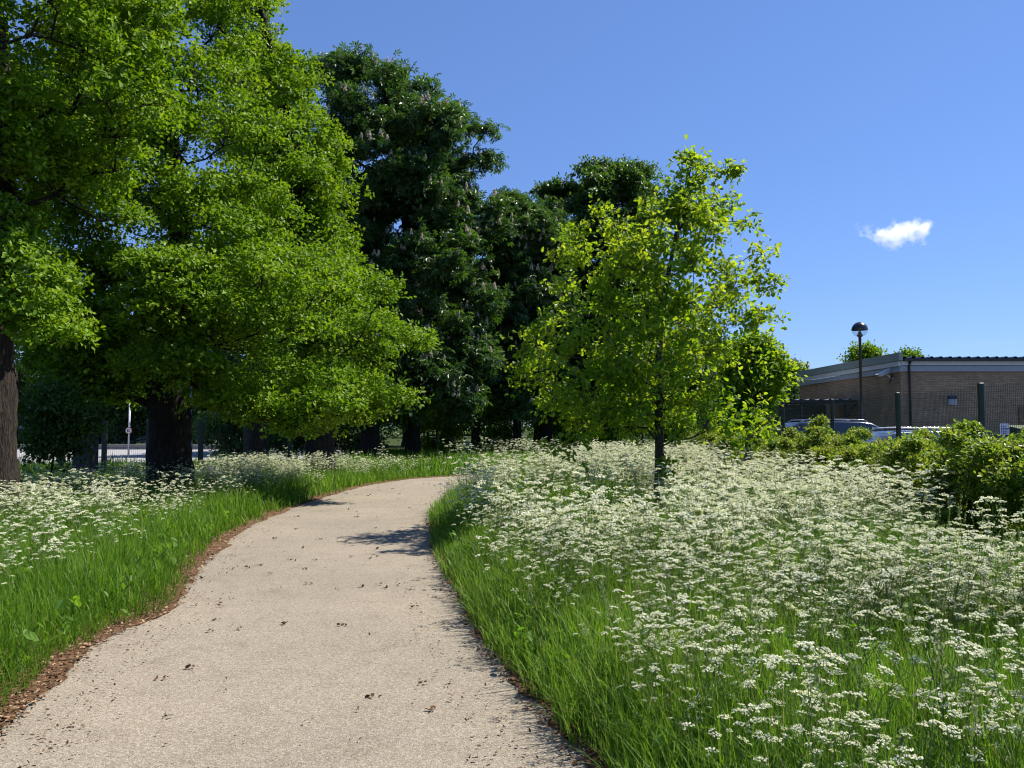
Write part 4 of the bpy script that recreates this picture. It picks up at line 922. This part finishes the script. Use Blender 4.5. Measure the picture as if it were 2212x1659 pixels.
# ------------------------------------------------------------------ parked cars (side-on, nose to +X)
def car(name, label, x, y, L, W, H, paint, mpv, rot=0.):
    root = empty(name, (x, y, 0), label, 'car', None); root.rotation_euler.z = rot
    hl = L / 2; wt = lambda z: W / 2 * (1 - .22 * max(0, (z - .95) / (H - .95)) ** 1.4) * (1 - .12 * max(0, (.45 - z) / .45))
    belt = .98
    if mpv: prof = [(-hl, .35), (-hl, .95), (-hl + .10, 1.15), (-hl + .32, H - .18), (-hl + .55, H - .03), (-hl + 1.2, H), (.3, H), (.72, H - .05), (1.05, H - .22), (hl - 1.05, 1.12), (hl - .35, .95), (hl - .05, .75), (hl, .4), (hl - .1, .28), (-hl + .1, .28)]
    else: prof = [(-hl, .4), (-hl, .85), (-hl + .08, 1.0), (-hl + .45, H - .12), (-hl + .8, H - .02), (-hl + 1.4, H), (.1, H), (.5, H - .06), (.8, H - .2), (hl - 1.25, 1.0), (hl - .4, .85), (hl - .05, .68), (hl, .4), (hl - .1, .26), (-hl + .1, .26)]
    n = len(prof); P2 = np.array(prof); mb = MB()
    rings = []
    for s, k in ((-1, 1.), (-1, .9), (0, .0), (1, .9), (1, 1.)):
        off = .055 if abs(k) == .9 else (.075 if k == 0 else 0.)
        cen = np.array([0, .75]); q = P2 + unit(P2 - cen) * off * (P2[:, 1:] > .9) if True else P2
        rings.append(np.stack([q[:, 0], [s * k * wt(z) for z in P2[:, 1]], q[:, 1]], 1))
    V = np.concatenate(rings); f = []
    for r in range(4):
        for i in range(n): f.append((r * n + i, r * n + (i + 1) % n, (r + 1) * n + (i + 1) % n, (r + 1) * n + i))
    mb.add(V, [np.array(f), np.arange(n)[None][:, ::-1], (np.arange(n) + 4 * n)[None]], 0, True)
    bd = mb.build('body', paint, root); md = bd.modifiers.new('edge', 'BEVEL'); md.width = .02; md.segments = 2; md.limit_method = 'ANGLE'; md.angle_limit = R(25)
    gl = glass(name + '_glass')
    xr, xf = (-hl + .42, 1.0) if mpv else (-hl + .6, .78)
    cuts = [(xr, -.75), (-.68, .28), (.35, xf)] if mpv else [(xr, -.8), (-.74, .1), (.16, xf)]
    for s in (-1, 1):
        for k, (a, b_) in enumerate(cuts):
            top = H - .16; z0 = belt + .04; ta, tb = (a + (.18 if k == 0 else 0), b_ - (.30 if k == 2 else 0)); bb = b_ + (.42 if k == 2 else 0)
            q = [(a, z0), (bb, z0), (tb, top), (ta, top)]
            V = [(px_, s * (wt(z) + .008), z) for px_, z in q]; mb = MB(); mb.add(V, np.array([(0, 1, 2, 3) if s < 0 else (3, 2, 1, 0)])); mb.build('side_window', gl, root)
    i0, i1 = (8, 9); a, b_ = P2[i0], P2[i1]; nrm = np.array([-(b_ - a)[1], (b_ - a)[0]]); nrm = nrm / np.linalg.norm(nrm) * (.09 if nrm[1] > 0 else -.09)
    mb = MB(); V = []
    for t in (.03, .93):
        p = a + (b_ - a) * t + nrm
        for s in (-1, 1): V.append((p[0], s * wt(p[1]) * .84, p[1]))
    mb.add(V, np.array([(0, 1, 3, 2)])); mb.build('windscreen', gl, root)
    tyre, rim = plain(name + '_tyre', (.015, .015, .016), .8), plain(name + '_rim', (.5, .5, .52), .3, .8)
    for xw in (-hl + .82, hl - .85):
        for s in (-1, 1):
            w = empty_part('wheel', root, (xw, s * (W / 2 - .10), .32))
            mb = MB(); tube(mb, [(0, -.1, 0), (0, .1, 0)], .32, 24); bevel(mb.build('tyre', tyre, w), .03)
            mb = MB(); tube(mb, [(0, s * .1, 0), (0, s * .112, 0)], .21, 20); mb.build('rim', rim, w)
    for s in (-1, 1):
        mb = MB(); zt = H + .085; yy = s * (wt(H) - .06); x0, x1 = (-hl + .5, .72) if mpv else (-hl + .75, .35); t = np.linspace(0, 1, 12)
        line = np.stack([x0 + (x1 - x0) * t, np.full(12, yy), np.where((t == 0) | (t == 1), H - .02, zt + .03 * np.sin(t * math.pi))], 1)
        tube(mb, line, .018, 8); mb.build('roof_rail', plain(name + '_rail', (.65, .65, .68), .18, .95), root)
        mb = MB(); p = (hl - .22, s * (W / 2 - .28), .72); lathe(mb, [(.0, .05), (.1, .04), (.15, 0)], 14); h_ = mb.build('headlight', opal, root); h_.location = p; h_.rotation_euler = (0, R(75), 0)
        mb = MB(); box(mb, (.62, s * (W / 2 + .02), .95), (.78, s * (W / 2 + .18), 1.1)) if s > 0 else box(mb, (.62, -W / 2 - .18, .95), (.78, -W / 2 - .02, 1.1)); bevel(mb.build('wing_mirror', paint, root), .02)
    return root
def empty_part(name, parent, loc):
    o = bpy.data.objects.new(name, None); COL.objects.link(o); o.parent = parent; o.location = loc; o.empty_display_size = .1; return o
blue = plain('car_slate_blue', (.035, .045, .085), .25, .35, coat=1.); silv = plain('car_silver_blue', (.16, .20, .27), .22, .6, coat=1.)
car('people_carrier', 'slate blue people carrier with bright roof rails parked behind the hedge', 12.15, 29., 4.75, 1.85, 1.72, blue, True)
car('estate_car', 'silver-blue estate car with only its roof and window line above the hedge', 11.3, 21.2, 4.4, 1.78, 1.44, silv, False, R(3))

# pigeon on the roof edge
bz = HW + .80; pg = MB()
prof = [(-.17, .10, .012), (-.10, .13, .045), (-.02, .17, .075), (.06, .23, .075), (.11, .29, .05), (.13, .335, .040), (.145, .37, .043), (.165, .385, .030), (.19, .378, .010)]
tube(pg, [(p[0], 0, p[1]) for p in prof], [p[2] for p in prof], 12)
for s in (-1, 1): tube(pg, [(.03, s * .025, .13), (.04, s * .025, 0.0)], .008, 5)
o = pg.build('pigeon', plain('pigeon_grey', (.02, .02, .025), .6)); o.location = (XB - .1, 44.4, bz); o.rotation_euler.z = R(60); o.scale = (1.25,) * 3
tag(o, 'small dark pigeon perched on the far end of the roof edge', 'bird')

# ================================================================== LEFT BACKGROUND THINGS
D = 40.; c10 = P(279, 930, D)
sg = empty('speed_sign', (c10[0], D, 0), 'round white 10 speed limit sign with a thin red ring on a pale post', 'sign')
galv = plain('galvanised_steel', (.38, .42, .48), .45, .4, noise=.1)
mb = MB(); tube(mb, [(0, 0, 0), (0, 0, P(281, 865, D)[2])], .045, 10); mb.build('post', plain('pole_pale', (.62, .64, .66), .5), sg)
rs = .17; mb = MB(); a = np.arange(28) * 2 * math.pi / 28
def disc(mb, r0, r1, y, m):
    V = np.concatenate([np.stack([r * np.cos(a), np.full(28, y), r * np.sin(a)], 1) for r in (r0, r1)]); i = np.arange(28); j = (i + 1) % 28; mb.add(V, [np.stack([i, j, 28 + j, 28 + i], 1)], m)
disc(mb, .001, rs * .80, -.062, 0); disc(mb, rs * .80, rs, -.062, 1); disc(mb, .001, rs, -.052, 0)
V = np.concatenate([np.stack([rs * np.cos(a), np.full(28, y), rs * np.sin(a)], 1) for y in (-.052, -.062)]); i = np.arange(28); j = (i + 1) % 28; mb.add(V, [np.stack([i, j, 28 + j, 28 + i], 1)], 1)
o = mb.build('sign_plate', [plain('sign_face', (.8, .8, .8), .4), plain('sign_red', (.45, .05, .05), .4)], sg); o.location.z = c10[2]
mb = MB(); box(mb, (-.075, -.066, -.075), (-.045, -.063, .075)); t = np.arange(16) * 2 * math.pi / 16
V = np.concatenate([np.stack([.028 + rx * np.cos(t), np.full(16, -.065), rz * np.sin(t)], 1) for rx, rz in ((.028, .046), (.056, .078))]); i = np.arange(16); j = (i + 1) % 16; mb.add(V, [np.stack([i, j, 16 + j, 16 + i], 1)])
o2 = mb.build('numeral', black, o)
# lamp column with a base box
D = 30.; lc = empty('lamp_column', tuple(gpos(411, D)), 'pale blue-grey lamp column rising behind the big oak', 'lamp post')
mb = MB(); lathe(mb, [(.11, 0), (.11, 1.1), (.06, 1.2), (.04, 6.2), (0, 6.2)], 14); mb.build('column', galv, lc)
mb = MB(); tube(mb, [(0, 0, 6.15), (.2, -.1, 6.5), (.8, -.3, 6.6)], .03, 8); mb.build('arm', galv, lc)
mb = MB(); box(mb, (.75, -.4, 6.56), (1.3, -.22, 6.66)); bevel(mb.build('lamp_head', galv, lc), .02)
# steel gate frame: two uprights and a top rail
D = 22.; gx0, gx1 = gpos(20, D)[0], gpos(166, D)[0]; zt = P(166, 921, D)[2]
gf = empty('barrier_frame', ((gx0 + gx1) / 2, D, 0), 'galvanised height barrier with a thin top rail at the car park entrance', 'barrier')
for x, h in ((gx0, zt), (gx1, P(166, 908, D)[2])):
    mb = MB(); box(mb, (x - .05, D - .05, 0), (x + .05, D + .05, h)); mb.build('upright', galv, gf, ((gx0 + gx1) / 2, D, 0))
mb = MB(); box(mb, (gx0 + .05, D - .04, zt - .06), (gx1 - .05, D + .04, zt)); mb.build('top_rail', galv, gf, ((gx0 + gx1) / 2, D, 0))
mb = MB(); box(mb, (gx1 + .051, D - .03, zt - .1), (gx1 + .25, D + .0, zt + .12)); mb.build('blue_plate', plain('plate_blue', (.03, .09, .35), .5), gf, ((gx0 + gx1) / 2, D, 0))
# thick dark timber gatepost
b = gpos(188, 21.); mb = MB(); x = b[0]; hh = P(188, 912, 21.)[2]
V = []
for z, w in ((0, .24), (.6, .23), (hh - .05, .225), (hh, .20)): V += [(-w, -w, z), (w, -w, z), (w, w, z), (-w, w, z)]
f = [(0, 3, 2, 1), (12, 13, 14, 15)] + [(4 * r + k, 4 * r + (k + 1) % 4, 4 * r + 4 + (k + 1) % 4, 4 * r + 4 + k) for r in range(3) for k in range(4)]
mb.add(V, np.array(f)); o = mb.build('gatepost', plain('dark_timber', (.05, .045, .06), .85, noise=.3, scale=9, bump=.5)); o.location = (x, 21., 0); bevel(o, .015)
tag(o, 'thick square dark timber gatepost beside the blue plate', 'post')
# grey roofed building beyond the dark trees
b = np.array([*gpos(190, 75)[:2], 0.]); hb = empty('clinic_building', b, 'distant grey-roofed building glimpsed between the oak boles', 'building')
z1, z2 = P(0, 862, 75)[2], P(0, 780, 75)[2]
mb = MB(); box(mb, (-14, 0, 0), (12, 8, z1)); mb.build('wall', plain('render_grey', (.30, .30, .31), .8, noise=.1), hb)
mb = MB(); V = [(-14.4, -.5, z1), (12.4, -.5, z1), (12.4, 8.5, z1), (-14.4, 8.5, z1), (-12, 4, z2), (10, 4, z2)]; mb.add(V, [np.array([(0, 1, 5, 4), (2, 3, 4, 5)]), np.array([(1, 2, 5), (3, 0, 4)])]); mb.build('roof', plain('slate_grey', (.13, .12, .13), .7, noise=.15), hb)
# post and rail fence in the wood
tim = plain('weathered_timber', (.07, .06, .05), .9, noise=.3, scale=8)
A, B = gpos(925, 46.), gpos(1075, 47.); rf = empty('rail_fence', tuple(A), 'dark post and rail fence behind the chestnut bole', 'fence')
for t in np.linspace(0, 1, 4):
    p = (A * (1 - t) + B * t) - A; mb = MB(); box(mb, (p[0] - .06, p[1] - .06, 0), (p[0] + .06, p[1] + .06, 1.25)); mb.build('fence_post', tim, rf)
for z in (.55, 1.0):
    mb = MB(); e = B - A; V = [(0, -.09, z), (e[0], e[1] - .09, z), (e[0], e[1] - .09, z + .11), (0, -.09, z + .11), (0, -.062, z), (e[0], e[1] - .062, z), (e[0], e[1] - .062, z + .11), (0, -.062, z + .11)]
    mb.add(V, np.array([(0, 1, 2, 3), (7, 6, 5, 4), (3, 2, 6, 7), (0, 4, 5, 1)])); mb.build('rail', tim, rf)
b = gpos(1010, 41.); mb = MB(); tube(mb, [(0, 0, 0), (0, 0, P(1010, 955, 41)[2]), (0, 0, P(1010, 953, 41)[2])], [.09, .09, .05], 8); o = mb.build('marker_post', plain('post_white', (.5, .52, .5), .6)); o.location = tuple(b)
tag(o, 'short pale marker post in the shade beneath the chestnut', 'post')

# ================================================================== CLOUD, SKY, SUN, CAMERA
def cloud_mat(dens, sc, edge):
    m, nt, N, L, out = mat('cloud_vapour')
    tc = N('ShaderNodeTexCoord'); n = N('ShaderNodeTexNoise', i_Scale=sc, i_Detail=7., i_Roughness=.62)
    mp = N('ShaderNodeMapping'); mp.inputs['Scale'].default_value = (1.9, 1, .8); L(tc.outputs['Object'], mp.inputs[0]); L(mp.outputs[0], n.inputs['Vector'])
    sx = N('ShaderNodeSeparateXYZ'); L(tc.outputs['Object'], sx.inputs[0])
    # the mass thins to the right: raise the falloff with x
    ln = N('ShaderNodeVectorMath', operation='LENGTH'); L(tc.outputs['Object'], ln.inputs[0])
    mu = N('ShaderNodeMath', operation='MULTIPLY_ADD'); L(n.outputs['Fac'], mu.inputs[0]); mu.inputs[1].default_value = edge; mu.inputs[2].default_value = -edge * .5 + .50
    sb = N('ShaderNodeMath', operation='SUBTRACT'); L(mu.outputs[0], sb.inputs[0])
    l2 = N('ShaderNodeMath', operation='MULTIPLY'); L(ln.outputs['Value'], l2.inputs[0]); l2.inputs[1].default_value = 1.12; L(l2.outputs[0], sb.inputs[1])
    k = N('ShaderNodeMath', operation='MULTIPLY'); L(sb.outputs[0], k.inputs[0]); k.inputs[1].default_value = dens; k.use_clamp = False
    mx = N('ShaderNodeMath', operation='MAXIMUM'); L(k.outputs[0], mx.inputs[0]); mx.inputs[1].default_value = 0.
    v = N('ShaderNodeVolumePrincipled'); v.inputs['Color'].default_value = (1, 1, 1, 1); v.inputs['Anisotropy'].default_value = .6
    L(mx.outputs[0], v.inputs['Density']); L(v.outputs[0], out.inputs['Volume']); m.cycles.homogeneous_volume = False
    try: m.cycles.volume_step_rate = .6
    except Exception: pass
    return m
def cloud(u, v, D, w, h, m, label):
    p = P(u, v, D); mb = MB(); th = np.linspace(-math.pi / 2, math.pi / 2, 18); lathe(mb, [(max(math.cos(t), 1e-3), math.sin(t)) for t in th], 32)
    V = mb.v[0]; taper = 1 - .42 * (V[:, 0].clip(-1, 1) + 1) / 2; V[:, 2] = V[:, 2] * taper - .18 * (V[:, 0] + 1) / 2 * 0; V[:, 1] *= taper
    o = mb.build('cloud', m); o.location = p; o.scale = (w, h * 1.4, h); tag(o, label, 'cloud'); return o
cloud(1942, 502, 1500., 112, 46, cloud_mat(.10, 1.9, 2.6), 'small bright white wisp of cloud above the lamp')

cloud(2130, 742, 3000., 420, 42, cloud_mat(.0016, 1.6, 1.6), 'faint thin veil of cirrus low above the brick building')
w = bpy.data.worlds.new('World'); SC.world = w; w.use_nodes = True; nt = w.node_tree; nt.nodes.clear()
o = nt.nodes.new('ShaderNodeOutputWorld'); bg = nt.nodes.new('ShaderNodeBackground'); sk = nt.nodes.new('ShaderNodeTexSky')
sk.sky_type = 'NISHITA'; sk.sun_disc = False; sk.sun_elevation = SUN_EL; sk.sun_rotation = SUN_AZ
sk.altitude = 0; sk.air_density = 1.0; sk.dust_density = 0; sk.ozone_density = 10
gm_ = nt.nodes.new('ShaderNodeGamma'); gm_.inputs[1].default_value = .7
tn = nt.nodes.new('ShaderNodeMix'); tn.data_type = 'RGBA'; tn.blend_type = 'MULTIPLY'; tn.inputs[0].default_value = 1.; tn.inputs[7].default_value = (.88, 1.02, 1.38, 1)
bg.inputs[1].default_value = .098
nt.links.new(sk.outputs[0], gm_.inputs[0]); nt.links.new(gm_.outputs[0], tn.inputs[6]); nt.links.new(tn.outputs[2], bg.inputs[0]); nt.links.new(bg.outputs[0], o.inputs[0])
sl = bpy.data.lights.new('sun', 'SUN'); sl.energy = 5.; sl.angle = R(.5); sl.color = (1., .93, .81)
so = bpy.data.objects.new('sun', sl); COL.objects.link(so); so.rotation_euler = (-SUN_DIR).to_track_quat('-Z', 'Y').to_euler()
cd = bpy.data.cameras.new('camera'); cam = bpy.data.objects.new('camera', cd); COL.objects.link(cam)
cam.location = (0, 0, EYE); cam.rotation_euler = (R(90) + PITCH, 0, 0); cd.sensor_width = 36; cd.lens = 36 * F / 2212; cd.clip_end = 4000; cd.clip_start = .05
SC.camera = cam
vs = SC.view_settings; vs.view_transform = 'Standard'; vs.look = 'None'; vs.gamma = 1; vs.exposure = .92; vs.use_curve_mapping = False
SC.render.engine = 'CYCLES'; cy = SC.cycles
cy.filter_width = 1.15; cy.max_bounces = 6; cy.diffuse_bounces = 1; cy.glossy_bounces = 2; cy.transmission_bounces = 4; cy.transparent_max_bounces = 8; cy.volume_bounces = 10
cy.use_denoising = True; cy.denoiser = 'OPENIMAGEDENOISE'; cy.denoising_input_passes = 'RGB_ALBEDO_NORMAL'; cy.denoising_prefilter = 'ACCURATE'; cy.use_adaptive_sampling = True; cy.adaptive_threshold = .02; cy.caustics_reflective = False; cy.caustics_refractive = False; cy.sample_clamp_indirect = 6.
